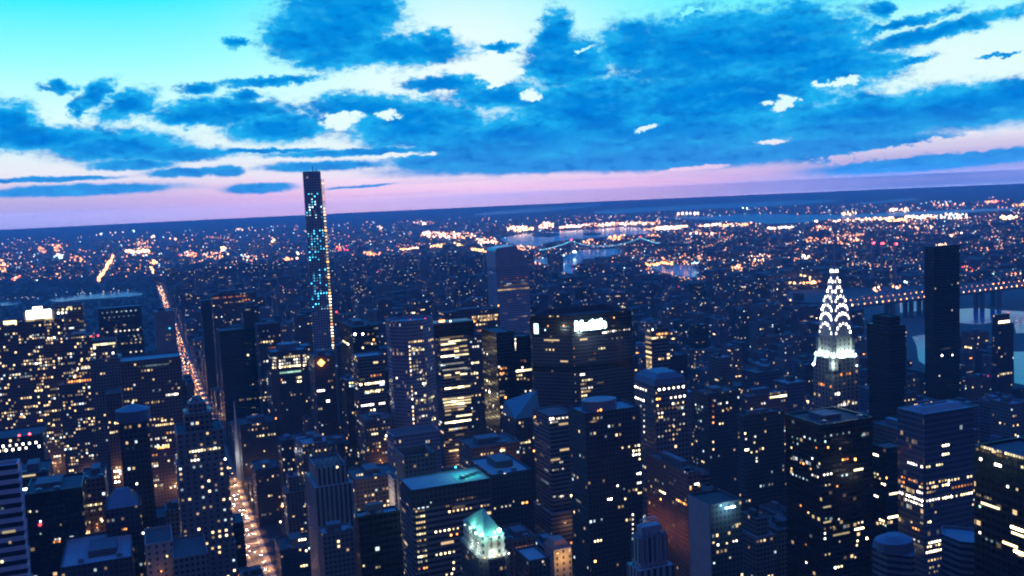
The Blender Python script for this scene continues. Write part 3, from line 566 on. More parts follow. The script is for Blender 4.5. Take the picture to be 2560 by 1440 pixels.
# broad sign bearing tower
b = A('met', 'skyscraper', 'broad eight sided tower with a glaring white rooftop sign', 940, 1357, 1584, 795, 70, mat='metal', yb=1090, cham=33, che=3, plant=False, lip=7, roof='dark')
dk = MB(); dk.prism(inset([(p_[0]-b.off.x, p_[1]-b.off.y) for p_ in b.poly], -.25), b.z-62, b.z-55); dk.prism(inset([(p_[0]-b.off.x, p_[1]-b.off.y) for p_ in b.poly], -.2), b.z-24, b.z-.6, top=False)
dk.build('plant_floor', FA['black'], b.root)
rows(b, ('S', 1505, 832, 1518, 'n5', 0), ('S', 1518, 829, 1542, 'n4', 4), ('S', 1545, 826, 1576, 'n3', 5), ('S', 1525, 847, 1560, 'n2', 3), ('S', 1450, 937, 1462, 'n5', 0), ('S', 1451, 952, 1482, 'y3', 8), ('S', 1451, 961, 1466, 'w2', 3), ('S', 1452, 972, 1482, 'n3', 8), ('S', 1453, 980, 1482, 'w3', 6), ('S', 1453, 990, 1468, 'y3', 3), ('S', 1453, 998, 1464, 'w2', 2), ('S', 1454, 1011, 1462, 'w4', 1),
     ('S', 1494, 872, 1514, 'y3', 3), ('S', 1482, 884, 1492, 'o2', 1), ('C', 1370, 854, 1384, 'w2', 2), ('C', 1362, 874, 1388, 'w3', 3), ('C', 1396, 918, 1416, 'w2', 2))
for k in range(7): rows(b, ('S', 1424, 872+k*22, 1430, 'o2' if k < 3 else 'n2', 1))
# letters of the roof sign: white, glowing, on the south parapet
def sign(b, face, text, x0, y0, x1, size, k, name='roof_sign', depth=.5):
    a, c = edge(b, face); p = on_plane(x0, y0, a, c); d = Vector((c[0]-a[0], c[1]-a[1])).normalized(); n = Vector((d.y, -d.x))
    cu = bpy.data.curves.new(name, 'FONT'); cu.body = text; cu.size = size; cu.extrude = depth; cu.offset = size*.05; cu.align_x = 'LEFT'
    tmp = bpy.data.objects.new('tmp', cu); COL.objects.link(tmp); dg = bpy.context.evaluated_depsgraph_get(); me = bpy.data.meshes.new_from_object(tmp.evaluated_get(dg)); bpy.data.objects.remove(tmp)
    me.materials.clear(); me.materials.append(G(k)); o = link(bpy.data.objects.new(name, me), b.root)
    o.location = (p[0]+n.x*.8-b.off.x, p[1]+n.y*.8-b.off.y, p[2]); o.rotation_euler = (math.pi/2, 0, math.atan2(d.y, d.x))
    q_ = np.array([p[0], p[1], p[2]]); w = max(v.co.x for v in me.vertices); lo, hi = 0, 4
    for _ in range(30):
        m = (lo+hi)/2
        if pr(q_+np.array([d.x, d.y, 0])*w*m)[0] < x1: lo = m
        else: hi = m
    o.scale = (lo, 1, 1); return o
sign(b, 'S', 'MetLife', 1437, 826, 1515, 13.5, 'c5')
lg = pane(b, 'C', 5.5, b.z-15, 5.0, 11, 'c5', 'roof_sign')
for fx_, fy_ in ((1370, 815), (1363, 825), (1409, 814), (1535, 794)): beacon(b.root, on_y(fx_, fy_, 936), 'o4' if fx_ != 1363 else 'c4', .9)
for i, (xx, yy) in enumerate(((1475, 840), (1335, 850))):
    ld = bpy.data.lights.new('sign_light', 'POINT'); ld.energy = 9000; ld.color = (.8, 1, .95); ld.shadow_soft_size = 3
    lo_ = link(bpy.data.objects.new('sign_light', ld), b.root); q_ = on_y(xx, yy, 926); lo_.location = Vector(q_)-b.root.location
b = A('front1', 'office_tower', 'dark slab with lit windows along its right edge in front of the broad sign tower', 640, 1462, 1600, 1034, xw=1420, mat='dark', yb=1440, roof='slate', plant=False)
p = MB(); p.prism([(14*math.cos(k*.3927)-4, 10*math.sin(k*.3927)) for k in range(16)], b.z-1.5, b.z+6, bottom=True); p.build('roof_drum', RF['slate'], b.root)
rows(b, ('S', 1552, 1120, 1602, 'y4', 6), ('S', 1580, 1128, 1602, 'y4', 3), ('S', 1580, 1138, 1602, 'n4', 3), ('S', 1596, 1148, 1602, 'y4', 1), ('S', 1590, 1185, 1606, 'n5', 2), ('S', 1592, 1208, 1606, 'n4', 2), ('S', 1594, 1233, 1606, 'w4', 2), ('S', 1540, 1215, 1548, 'n4', 1), ('S', 1517, 1249, 1532, 'n5', 2), ('S', 1558, 1248, 1568, 'y4', 1), ('S', 1484, 1354, 1506, 'y4', 3), ('S', 1484, 1404, 1492, 'o5', 1), ('S', 1500, 1299, 1508, 'c3', 1), ('S', 1556, 1223, 1564, 'c2', 1), ('S', 1474, 1055, 1494, 'w2', 4), ('S', 1580, 1225, 1587, 'y3', 1))
for k in range(6): rows(b, ('S', 1580, 1287+k*12, 1584, 'n4', 1))
beacon(b.root, on_y(1502, 1025, 636), 'o5', 1.2); beacon(b.root, on_y(1495, 1027, 636), 'o4', .9)
b = A('front2', 'office_tower', 'purple grey tower with an orange lit ledge near its foot, below the sign tower', 760, 1372, 1436, 1040, xw=1332, mat='band', yb=1312, plant=False, steps=((86, 3),))
rows(b, ('S', 1363, 1049, 1386, 'n5', 6), ('S', 1390, 1047, 1425, 'n3', 7), ('S', 1363, 1058, 1395, 'n3', 4), ('W', 1330, 1038, 1342, 'o4', 1), ('W', 1335, 1048, 1358, 'y2', 2), ('S', 1376, 1302, 1408, 'o5', 6), ('S', 1410, 1298, 1434, 'w3', 4), ('W', 1348, 1288, 1374, 'o4', 4), ('S', 1376, 1290, 1404, 'n2', 5), ('S', 1404, 1281, 1420, 'w3', 3), ('S', 1372, 1244, 1388, 'n3', 4), ('S', 1396, 1242, 1410, 'n3', 3), ('S', 1423, 1240, 1434, 'y5', 1), ('S', 1370, 1158, 1378, 'n2', 1), ('S', 1398, 1156, 1408, 'n2', 2), ('S', 1366, 1178, 1410, 'n2', 5))
b = A('lincoln', 'skyscraper', 'stone skyscraper under a blue hipped roof ringed by tall white lit arches', 650, 1636, 1718, 966, xw=1584, mat='stone', yb=1130, plant=False, lip=.6, steps=((48, 1.0),))
x0, x1, y0, y1 = b.x0-b.off.x, b.x1-b.off.x, b.y0-b.off.y, b.y1-b.off.y
p = MB(); p.frustum(rect(x0, x1, y0, y1), b.z-.3, rect(x0+1.5, x1-1.5, y0+1.5, y1-1.5), b.z+5); p.frustum(rect(x0+3, x1-3, y0+3, y1-3), b.z+4.9, rect(x0+6, x1-6, y0+6, y1-6), b.z+8.5); p.build('hipped_roof', RF['slate'], b.root)
rows(b, ('S', 1642, 975, 1714, 'n5', 6), ('W', 1584, 965, 1618, 'n5', 5), h=3.2)
rows(b, ('S', 1634, 999, 1652, 'o5', 2), ('S', 1672, 995, 1718, 'n5', 4), ('W', 1584, 992, 1612, 'n5', 4), h=5.0)
rows(b, ('S', 1638, 1015, 1648, 'y5', 1), ('S', 1676, 1010, 1714, 'y4', 3), ('S', 1636, 983, 1642, 'y3', 1), ('S', 1642, 1034, 1660, 'n4', 2), ('S', 1645, 1044, 1658, 'w4', 2), ('S', 1704, 1036, 1714, 'n4', 1), ('S', 1680, 1050, 1690, 'n3', 1), ('S', 1680, 1067, 1690, 'w4', 1), ('S', 1690, 1075, 1702, 'w3', 2), ('S', 1640, 1025, 1714, 'w2', 8))
for k in range(5): rows(b, ('W', 1608, 1023+k*14, 1613, 'n3', 1))
scatter(b, 'S', 26, b.z-75, b.z-28, ['w2', 'n2', 'n3', 'w3'], runs=2)
b = A('strip1', 'office_tower', 'dark tower with short lit floors behind the hipped roof skyscraper', 900, 1628, 1672, 824, xw=1612, mat='bandlit', yb=935)
rows(b, ('S', 1640, 836, 1657, 'o4', 5), ('S', 1663, 834, 1672, 'o4', 2), ('S', 1642, 844, 1656, 'y3', 4), ('S', 1614, 826, 1618, 'n4', 1), ('S', 1646, 898, 1660, 'w3', 4))
for k in range(5): rows(b, ('W', 1614, 842+k*12, 1630, 'w3', 0))
for k in range(6): rows(b, ('W', 1611+k*.4, 896+k*5.5, 1634, 'w3', 3))
b = A('redblock', 'office_block', 'bulky dark red brick block lit from the street below', 560, 1720, 1752, 1182, xw=1614, mat='brick', yb=1270)
rows(b, ('W', 1648, 1226, 1664, 'y4', 4), ('W', 1648, 1246, 1656, 'o4', 1), ('W', 1690, 1248, 1718, 'o4', 6), ('S', 1735, 1211, 1748, 'n5', 2), ('S', 1718, 1224, 1726, 'o4', 1))
for fy_ in (.15, .5, .85):
    ld = bpy.data.lights.new('wall_light', 'SPOT'); ld.energy = 2600; ld.color = (1, .36, .16); ld.shadow_soft_size = 2; ld.spot_size = math.radians(130); ld.spot_blend = .6
    o = link(bpy.data.objects.new('wall_light', ld), b.root); o.location = (b.x0-b.off.x-13, b.y0-b.off.y+(b.y1-b.y0)*fy_, b.z-46); o.rotation_euler = (0, -math.pi/2, 0)
b = A('blueface', 'office_tower', 'slate blue tower with a pale side wall and a small white lit sign', 520, 1776, 1853, 1262, xw=1722, mat='dark', yb=1440, roof='dark', plant=False)
pw = MB(); pw.box(b.x0-b.off.x-.5, b.x0-b.off.x-.02, b.y0-b.off.y+.5, b.y1-b.off.y, 40, b.z-.5); pw.build('side_wall', FA['slab'] if False else RF['pale'], b.root)
rows(b, ('S', 1836, 1312, 1853, 'y3', 3), ('S', 1776, 1358, 1786, 'y4', 2), ('S', 1790, 1363, 1800, 'n4', 1), ('S', 1812, 1359, 1822, 'y3', 1), ('S', 1830, 1354, 1845, 'n4', 2), ('S', 1774, 1410, 1784, 'c3', 1), ('S', 1820, 1395, 1830, 'n2', 1))
rows(b, ('S', 1812, 1270.5, 1824, 'c5', 0), ('S', 1826, 1268, 1838, 'c5', 0), h=4.2)
q_ = on_y(1826, 1272, 515); ld = bpy.data.lights.new('sign_light', 'POINT'); ld.energy = 9000; ld.color = (.35, .8, 1); ld.shadow_soft_size = 1
lo_ = link(bpy.data.objects.new('sign_light', ld), b.root); lo_.location = Vector(q_)-b.root.location
b = A('artdeco', 'skyscraper', 'pale blue art deco tower with dark vertical window strips at the bottom edge', 430, 1600, 1668, 1348, xw=1578, mat='pier', yb=1440, plant=False, steps=((16, 2.2), (34, 2.5)))
p = MB(); x0, x1, y0, y1 = b.x0-b.off.x, b.x1-b.off.x, b.y0-b.off.y, b.y1-b.off.y
p.box(x0+2.2, x1-2.2, y0+2, y1-2, b.z-2, b.z+5)
for k in range(6):
    x = x0+(x1-x0)*(k+.5)/6; p.box(x-.5, x+.5, y0-.5, y0+.4, b.z-46, b.z+2.5)
p.build('crown', RF['pale'], b.root)
ra = MB(); ra.bar((x0+3, 0, b.z+4.8), (x0+3, 0, b.z+8), .25); ra.bar((x1-3, 0, b.z+4.8), (x1-3, 0, b.z+8), .25); ra.bar((x0+3, 0, b.z+8), (x1-3, 2, b.z+8), .3); ra.bar((x0+3, 2, b.z+5), (x1-3, 0, b.z+8), .25); ra.build('roof_railing', RF['nickel'], b.root)
rows(b, ('W', 1574, 1342, 1578, 'c3', 1), ('S', 1598, 1410, 1604, 'o1', 1))
b = A('palelow3', 'office_block', 'low block with a pale flat roof right of the white lit sign tower', 800, 1846, 1956, 1212, 40, mat='brown', yb=1250, roof='pale')
rows(b, ('S', 1860, 1236, 1950, 'o2', 7), ('S', 1890, 1228, 1896, 'w4', 1))
b = A('mid6', 'office_tower', 'dark tower with a dotted column of lights right of the hipped roof skyscraper', 800, 1770, 1850, 985, xw=1728, mat='dark', yb=1120)
for k in range(5): rows(b, ('S', 1780, 1001+k*14, 1786, 'o4' if k > 2 else 'o2', 1))
rows(b, ('S', 1794, 1010, 1804, 'n3', 2), ('S', 1815, 1007, 1820, 'n3', 1), ('S', 1812, 1022, 1832, 'w3', 2), ('S', 1796, 1060, 1810, 'y3', 2), ('W', 1738, 1020, 1756, 'c2', 3), ('S', 1853, 1022, 1858, 'n2', 1), ('W', 1730, 948, 1752, 'n2', 2), ('W', 1724, 915, 1740, 'y3', 2))
b = A('mid7', 'office_block', 'dark block with one long yellow lit floor left of the floodlit spire tower', 860, 1870, 1968, 992, xw=1842, mat='brown', yb=1090)
rows(b, ('S', 1924, 994, 1968, 'y4', 0), ('S', 1924, 985, 1966, 'w2', 8), ('W', 1846, 974, 1858, 'w3', 2), ('W', 1876, 978, 1895, 'y2', 2), ('S', 1876, 1023, 1882, 'y4', 1), ('S', 1884, 1031, 1894, 'y4', 1))
b = A('mid8', 'office_tower', 'dark tower stacked with yellow lit corners below the low pale roof', 700, 1858, 1960, 1040, xw=1840, mat='dark', yb=1180)
rows(b, ('S', 1857, 1126, 1872, 'y4', 0), ('S', 1872, 1132, 1898, 'y4', 2), ('S', 1887, 1146, 1896, 'n4', 1), ('S', 1887, 1154, 1896, 'n4', 1), ('S', 1884, 1092, 1892, 'n4', 1), ('S', 1862, 1098, 1868, 'n3', 1), ('S', 1882, 1107, 1890, 'y3', 1), ('S', 1788, 1095, 1800, 'y4', 1))

# --- blue roofed office with flat roof and teal roof patch
b = A('blueroof', 'office_tower', 'office tower with a flat bright blue roof and a teal lit roof corner', 600, 1028, 1225, 1226, xw=998, mat='band', yb=1440, roof='pale', plant=False, lip=.9)
x0, x1, y0, y1 = b.x0-b.off.x, b.x1-b.off.x, b.y0-b.off.y, b.y1-b.off.y; ln = x1-x0
p = MB(); p.prism(inset(rect(x0, x1, y0, y1), -.2), b.z-13, b.z-1.2, top=False); p.build('top_band', FA['dark'], b.root)
p = MB(); p.box(x0+ln*.62, x1-3, y0+6, y1-5, b.z-.85, b.z-.5); p.build('roof_deck', RF['copper'], b.root)
p = MB()
for k in range(4): p.box(x0+ln*(.68+.07*k), x0+ln*(.68+.07*k)+3, y0+9+k*2, y0+13+k*2, b.z-.5, b.z+1.5)
p.build('roof_fan', RF['steel'], b.root)
ld = bpy.data.lights.new('roof_light', 'POINT'); ld.energy = 9000; ld.color = (.2, 1, .75); ld.shadow_soft_size = .6
o = link(bpy.data.objects.new('roof_light', ld), b.root); o.location = (x0+ln*.78, (y0+y1)/2, b.z+9)
beacon(b.root, on_y(1139, 1168, b.y0+12), 'b4', .7)
for k, (y, kk) in enumerate(((1279, 'w2'), (1293, 'y3'), (1308, 'w3'), (1322, 'w2'), (1337, 'y4'), (1353, 'w2'), (1366, 'n1'), (1380, 'y2'), (1393, 'y4'), (1406, 'n3'), (1423, 'o3'))):
    rows(b, ('S', 1038+k*.7, y, 1062+k*.8, kk, 4))
rows(b, ('S', 1118, 1280, 1182, 'w4', 6), ('S', 1192, 1267, 1224, 'w3', 4), ('S', 1140, 1250, 1190, 'w2', 7), ('S', 1114, 1266, 1124, 'w2', 2), ('S', 1084, 1331, 1150, 'y4', 6), ('S', 1120, 1339, 1150, 'o4', 2), ('S', 1086, 1388, 1140, 'y4', 5), ('S', 1124, 1408, 1144, 'y5', 1), ('S', 1124, 1424, 1144, 'y5', 1), ('S', 1074, 1257, 1080, 'g4', 1), ('S', 1110, 1438, 1136, 'y4', 2), h=2.6)
for k in range(9): rows(b, ('W', 1002+k, 1300+k*15, 1010+k, 'n1', 2))
b = A('openbox', 'office_tower', 'small tower with an open walled roof well behind the flat blue roof', 700, 1010, 1088, 1142, xw=986, mat='stone', yb=1190, roof='dark', plant=False, lip=7)
b = A('glowwall', 'office_block', 'narrow block whose side wall is flooded with warm light left of the flat blue roof', 740, 985, 1000, 1200, xw=970, mat='cream', yb=1255, plant=False)
ld = bpy.data.lights.new('wall_light', 'POINT'); ld.energy = 16000; ld.color = (1, .78, .6); ld.shadow_soft_size = 1
o = link(bpy.data.objects.new('wall_light', ld), b.root); o.location = (b.x0-b.off.x-13, 0, b.z-18)
rows(b, ('S', 985, 1193, 1000, 'n4', 1))
b = A('backblock', 'office_block', 'dark block with dotted lit floors just behind the teal roof corner', 800, 1180, 1300, 1120, 40, mat='brown', yb=1170)
rows(b, ('S', 1198, 1137, 1234, 'w3', 9), ('S', 1195, 1151, 1216, 'o3', 4), ('S', 1196, 1156, 1216, 'y3', 3), ('S', 1098, 1161, 1108, 'y5', 1), ('S', 1250, 1127, 1262, 'y4', 2), ('S', 1248, 1146, 1264, 'o4', 2), ('S', 1252, 1122, 1262, 'o3', 2))
for x0_, y0_ in ((1090, 1166),):
    pass
b = A('rightroof', 'office_block', 'block with pale roofs right of the teal roof corner', 650, 1228, 1330, 1188, 50, mat='dark', yb=1300, roof='pale')
rows(b, ('S', 1232, 1272, 1240, 'y4', 1), ('S', 1250, 1268, 1280, 'n3', 3), ('S', 1282, 1254, 1286, 'n3', 1), ('S', 1304, 1258, 1320, 'o4', 3))
b = A('orange', 'office_block', 'small block with an orange floodlit gable at the bottom centre', 560, 1384, 1428, 1376, 16, mat='cream', yb=1440, plant=False, roof='pink')
p = MB(); x0, x1, y0, y1 = b.x0-b.off.x, b.x1-b.off.x, b.y0-b.off.y, b.y1-b.off.y
p.frustum(rect(x0-.3, x1+.3, y0+1, y1), b.z-.2, rect(x0+2.5, x1-2.5, y0+4, y1-3), b.z+4.5); p.build('hipped_roof', RF['pink'], b.root)
ld = bpy.data.lights.new('wall_light', 'POINT'); ld.energy = 7000; ld.color = (1, .5, .14); ld.shadow_soft_size = .5
o = link(bpy.data.objects.new('wall_light', ld), b.root); o.location = (0, y0-7, b.z-6)
beacon(b.root, on_y(1428, 1357, 556), 'o4', .9, 'floodlight')
b = A('bluelow', 'office_block', 'low block with a blue roof left of the orange floodlit gable', 540, 1322, 1374, 1402, 24, mat='dark', yb=1440, roof='pale', plant=False)
rows(b, ('S', 1352, 1405, 1362, 'n3', 1), ('S', 1358, 1412, 1364, 'n2', 1))
b = A('dotwall', 'office_block', 'brick block dotted with dim orange windows right of the green pyramid', 600, 1270, 1340, 1352, 30, mat='brick', yb=1440)
for k in range(4): rows(b, ('S', 1288, 1371+k*9, 1334, 'o2', 6))

# --- right
b = A('bigright', 'skyscraper', 'tall grey office tower with a faceted blue roof and lit floors wrapping its corner', 500, 2310, 2434, 1036, xw=2243, mat='blue', yb=1440, roof='pale', plant=False, lip=.8)
x0, x1, y0, y1 = b.x0-b.off.x, b.x1-b.off.x, b.y0-b.off.y, b.y1-b.off.y
p = MB(); p.frustum(rect(x0+3, x1-3, y0+4, y1-4), b.z-.8, rect(x0+6, x1-6, y0+8, y1-8), b.z+2.5); p.box(x0+9, x1-12, y0+12, y1-13, b.z+2.4, b.z+3.6); p.build('plant_room', RF['pale'], b.root)
rows(b, ('S', 2354, 1115, 2374, 'y5', 3), ('S', 2354, 1137, 2374, 'y5', 3), ('W', 2268, 1155, 2308, 'n4', 6), ('S', 2314, 1168, 2358, 'y3', 7),
     ('W', 2246, 1189, 2308, 'o3', 10), ('S', 2314, 1210, 2368, 'w3', 7), ('S', 2368, 1202, 2432, 'y4', 8), ('W', 2246, 1201, 2262, 'o3', 3), ('W', 2246, 1212, 2276, 'w3', 5), ('W', 2298, 1216, 2308, 'w3', 2), ('S', 2316, 1221, 2346, 'w4', 5), ('S', 2354, 1214, 2374, 'y5', 3), ('S', 2378, 1220, 2432, 'o3', 7), ('W', 2292, 1228, 2308, 'n4', 3), ('S', 2316, 1232, 2340, 'w2', 4),
     ('W', 2246, 1230, 2308, 'n5', 10), ('S', 2314, 1253, 2350, 'n4', 5), ('S', 2354, 1246, 2382, 'y5', 4), ('S', 2388, 1240, 2432, 'y4', 7), ('W', 2256, 1245, 2308, 'n4', 8), ('S', 2430, 1262, 2432, 'y4', 1), ('S', 2336, 1281, 2342, 'w3', 1), ('W', 2276, 1304, 2282, 'w4', 1), ('W', 2300, 1306, 2308, 'y3', 2), ('S', 2318, 1306, 2328, 'y4', 2), ('W', 2280, 1318, 2300, 'o4', 3),
     ('W', 2272, 1343, 2300, 'n3', 5), ('S', 2320, 1358, 2366, 'n4', 7), ('W', 2284, 1358, 2308, 'n2', 4), ('S', 2316, 1368, 2358, 'w4', 6), ('S', 2310, 1383, 2362, 'y5', 8), ('S', 2318, 1403, 2356, 'w3', 5), ('S', 2322, 1420, 2350, 'y3', 4), ('S', 2320, 1433, 2346, 'y2', 4))
b = A('blackright', 'skyscraper', 'bulky black glass tower with scattered yellow lit floors', 545, 2052, 2182, 1062, xw=1962, mat='black', yb=1440, roof='dark', plant=True, cham=0)
rows(b, ('W', 1975, 1090, 2000, 'g2', 2), ('W', 2005, 1090, 2045, 'c3', 3), ('S', 2055, 1092, 2130, 'c2', 5), ('S', 2145, 1090, 2166, 'g3', 1), ('W', 1978, 1104, 2000, 'c2', 2), ('S', 2056, 1105, 2070, 'c3', 1), ('W', 1976, 1118, 1982, 'y4', 1), ('W', 2038, 1118, 2044, 'o4', 1), ('S', 2066, 1119, 2074, 'o5', 1), ('S', 2096, 1122, 2104, 'y3', 1), ('W', 1976, 1145, 1988, 'w3', 2), ('S', 2104, 1150, 2122, 'o4', 3), ('S', 2134, 1149, 2142, 'o5', 1), ('W', 1998, 1155, 2012, 'o4', 2), ('W', 2028, 1145, 2034, 'c4', 1), ('W', 2046, 1158, 2052, 'y3', 1), ('S', 2134, 1176, 2158, 'y5', 0),
     ('W', 1978, 1184, 2022, 'c3', 5), ('W', 2028, 1186, 2048, 'n3', 3), ('S', 2056, 1188, 2082, 'n4', 3), ('S', 2100, 1190, 2122, 'c4', 2), ('W', 1976, 1170, 1982, 'w3', 1), ('W', 2024, 1171, 2030, 'w4', 1), ('S', 2060, 1214, 2078, 'y2', 2), ('S', 2090, 1216, 2096, 'o4', 1), ('S', 2052, 1270, 2078, 'y3', 0), ('S', 2060, 1297, 2070, 'g3', 1), ('S', 2092, 1299, 2102, 'n3', 1), ('S', 2052, 1308, 2078, 'y3', 0), ('S', 2142, 1308, 2160, 'y3', 2), ('S', 2136, 1324, 2160, 'y4', 0), ('S', 2052, 1324, 2088, 'w2', 4), ('S', 2050, 1336, 2066, 'n5', 0), ('S', 2082, 1339, 2124, 'y3', 0), ('S', 2050, 1349, 2066, 'n5', 0), ('S', 2094, 1355, 2104, 'n3', 1), ('S', 2140, 1353, 2148, 'y4', 1), ('S', 2162, 1347, 2172, 'y5', 1), ('S', 2138, 1364, 2146, 'y3', 1), ('S', 2054, 1389, 2078, 'y3', 2), ('S', 2134, 1394, 2142, 'y4', 1), ('S', 2084, 1420, 2108, 'y5', 3), ('W', 2010, 1403, 2022, 'n4', 1), ('W', 1998, 1262, 2006, 'o3', 1), ('W', 2018, 1280, 2024, 'w3', 1), ('W', 2008, 1358, 2022, 'o2', 1), h=2.5)
b = A('between', 'office_block', 'dark block with slanting yellow floors squeezed between two right hand towers', 620, 2216, 2262, 1120, xw=2178, mat='black', yb=1330, plant=False)
rows(b, ('W', 2180, 1134, 2196, 'n5', 0), ('W', 2182, 1190, 2206, 'y3', 2), ('W', 2202, 1208, 2216, 'y5', 2), ('W', 2185, 1238, 2196, 'n5', 0), ('S', 2223, 1236, 2246, 'y4', 0), ('W', 2198, 1298, 2212, 'y4', 3), ('S', 2214, 1296, 2246, 'y5', 0), ('W', 2198, 1306, 2212, 'y4', 2), ('W', 2212, 1313, 2230, 'g4', 0), ('W', 2183, 1182, 2198, 'y3', 2), ('W', 2220, 1196, 2228, 'o4', 1))
b = A('farright', 'skyscraper', 'black tower at the right edge striped by slanting yellow lit floors', 300, 2680, 2800, 1180, xw=2436, mat='black', yb=1440, plant=False)
rows(b, ('W', 2438, 1112, 2560, 'y3', 18), ('W', 2440, 1122, 2545, 'w1', 14), ('W', 2446, 1146, 2458, 'n5', 0), ('W', 2486, 1160, 2504, 'n5', 0), ('W', 2550, 1166, 2562, 'y4', 0), ('W', 2515, 1215, 2524, 'n4', 0), ('W', 2538, 1222, 2548, 'y3', 0), ('W', 2452, 1256, 2500, 'y4', 0), ('W', 2444, 1264, 2456, 'g3', 0), ('W', 2446, 1330, 2454, 'n4', 0), ('W', 2526, 1316, 2560, 'y5', 0), ('W', 2528, 1330, 2562, 'y3', 0), ('W', 2506, 1354, 2545, 'w4', 0), ('W', 2534, 1376, 2562, 'y5', 0), ('W', 2440, 1235, 2480, 'y2', 6), ('W', 2460, 1345, 2500, 'c1', 3), h=1.7)
b = A('domeA', 'office_tower', 'dark blue round topped tower at the bottom right, left of the corner lit tower foot', 420, 2246, 2318, 1398, 30, mat='band', yb=1440, cham=9, plant=False, roof='slate')
p = MB(); p.prism([(11*math.cos(k*.3927), 9*math.sin(k*.3927)) for k in range(16)], b.z-1, b.z+5, bottom=True); p.frustum([(11.4*math.cos(k*.3927), 9.4*math.sin(k*.3927)) for k in range(16)], b.z+5, [(5*math.cos(k*.3927), 4*math.sin(k*.3927)) for k in range(16)], b.z+8); p.build('roof_drum', RF['slate'], b.root)
b = A('domeB', 'office_tower', 'dark blue rounded tower at the bottom right corner', 400, 2436, 2512, 1368, 34, mat='band', yb=1440, cham=10, plant=False, roof='slate')
b = A('trump', 'skyscraper', 'tall plain black slab standing out against the river at right', 1060, 2335, 2399, 617, xw=2311, mat='void', yb=985, plant=False, lip=.5, roof='dark')
rows(b, ('S', 2376, 712, 2384, 'c2', 1), ('S', 2332, 722, 2340, 'n2', 1), ('S', 2376, 776, 2384, 'n3', 1), ('S', 2352, 873, 2376, 'n1', 4), ('S', 2352, 889, 2358, 'n5', 1), ('S', 2378, 888, 2384, 'n4', 1), ('S', 2392, 708, 2398, 'n3', 1), ('S', 2345, 940, 2352, 'n2', 1), ('S', 2322, 900, 2330, 'n1', 2))
b = A('uncap', 'office_tower', 'dark tower with a lit top ledge and red beacons at the right edge', 980, 2494, 2534, 812, xw=2480, mat='dark', yb=965, plant=False)
p = MB(); x0, x1, y0, y1 = b.x0-b.off.x, b.x1-b.off.x, b.y0-b.off.y, b.y1-b.off.y; p.box(x0+.5, x1-5, y0+2, y1, b.z-1, b.z+13); p.build('top_block', FA['dark'], b.root)
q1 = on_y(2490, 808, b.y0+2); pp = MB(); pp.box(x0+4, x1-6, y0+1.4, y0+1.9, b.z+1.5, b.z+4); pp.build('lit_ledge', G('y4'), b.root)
rows(b, ('S', 2472, 940, 2530, 'y3', 9), ('S', 2494, 870, 2500, 'y3', 1), ('S', 2510, 885, 2516, 'n2', 1))
beacon(b.root, on_y(2514, 780, 985), 'r4', 1.2); beacon(b.root, on_y(2520, 781, 985), 'r4', 1.2)
b = A('cone', 'office_tower', 'black tower narrowing in steps to a blunt top left of the tall black slab', 850, 2222, 2250, 792, 26, mat='void', yb=1000, plant=False, steps=((10, 4), (26, 4), (50, 4), (80, 3)))
b = A('citi', 'skyscraper', 'blue grey tower with a slanted wedge roof in the middle distance', 1560, 1240, 1322, 672, 46, mat='alum', yb=800, plant=False, lip=.4, roof='pale')
x0, x1, y0, y1 = b.x0-b.off.x, b.x1-b.off.x, b.y0-b.off.y, b.y1-b.off.y; z = b.z; zz = z+38
wd = x1-x0; prof = [(x0, z-.2), (x1, z-.2), (x1, z+11), (x0+wd*.60, zz), (x0+wd*.05, zz-3), (x0, zz-8)]; p = MB()
p.face([(x_, y0, z_) for x_, z_ in prof]); p.face([(x_, y1, z_) for x_, z_ in prof[::-1]])
for i in range(6): (xa, za), (xb_, zb2) = prof[i], prof[(i+1) % 6]; p.face([(xa, y0, za), (xa, y1, za), (xb_, y1, zb2), (xb_, y0, zb2)])
p.build('wedge_roof', RF['nickel'], b.root)
rows(b, ('S', 1244, 726, 1324, 'w2', 0), ('S', 1246, 698, 1320, 'o1', 10), ('S', 1250, 705, 1318, 'w1', 9), ('S', 1248, 715, 1320, 'w1', 0), ('S', 1290, 738, 1322, 'w1', 4), ('S', 1232, 765, 1244, 'o5', 2))
b = A('pine432', 'skyscraper', 'very tall slender concrete tower with cyan lit windows rising above the horizon', 1770, 757, 801, 429, xw=756, mat='slab', yb=830, plant=False, lip=.5, roof='dark', depth=28)
b.root.location  # square plan, open frame of windows
zt = b.z
rng = random.Random(4)
def slot(u_i, row, k): 
    w = (b.x1-b.x0)/6.0; pane(b, 'S', w*(u_i+.5), zt-2.4-4.75*row, 1.7, 1.7, k, fit=False)
cells = []
for row in range(8, 53):
    dens_ = 0 if row in (18, 19, 20, 21, 34, 35, 36, 49) else .8 if row in (12, 13, 40, 41, 44, 46) else .52
    cells += [(u_i, row) for u_i in range(6) if rng.random() < dens_*(1.25 if u_i < 4 else .6)]
for u_i, row in rng.sample(cells, min(98, len(cells))): slot(u_i, row, ('c4' if rng.random() < .6 else 'b4') if row < 17 else rng.choice(('b4', 'b4', 'b3', 'c3')))
hoist = MB(); hx = b.x1-b.off.x; hy = b.y0-b.off.y
hoist.bar((hx+1.2, hy+2, 30), (hx+1.2, hy+2, zt-14), .5); hoist.bar((hx+4.8, hy+2, 30), (hx+4.8, hy+2, zt-14), .5); hoist.box(hx, hx+5.5, hy+1, hy+5, 30, 44); hoist.build('builders_hoist', M_POLE, b.root)
for k in range(62):
    o = link(bpy.data.objects.new('hoist_lamp', pane_mesh(('y3' if k < 34 else 'y4') if k % 5 else 'o4')), b.root); o.location = (hx+3, hy+.6, zt-22-k*5.7); o.scale = (3.4, .5, 2.2)
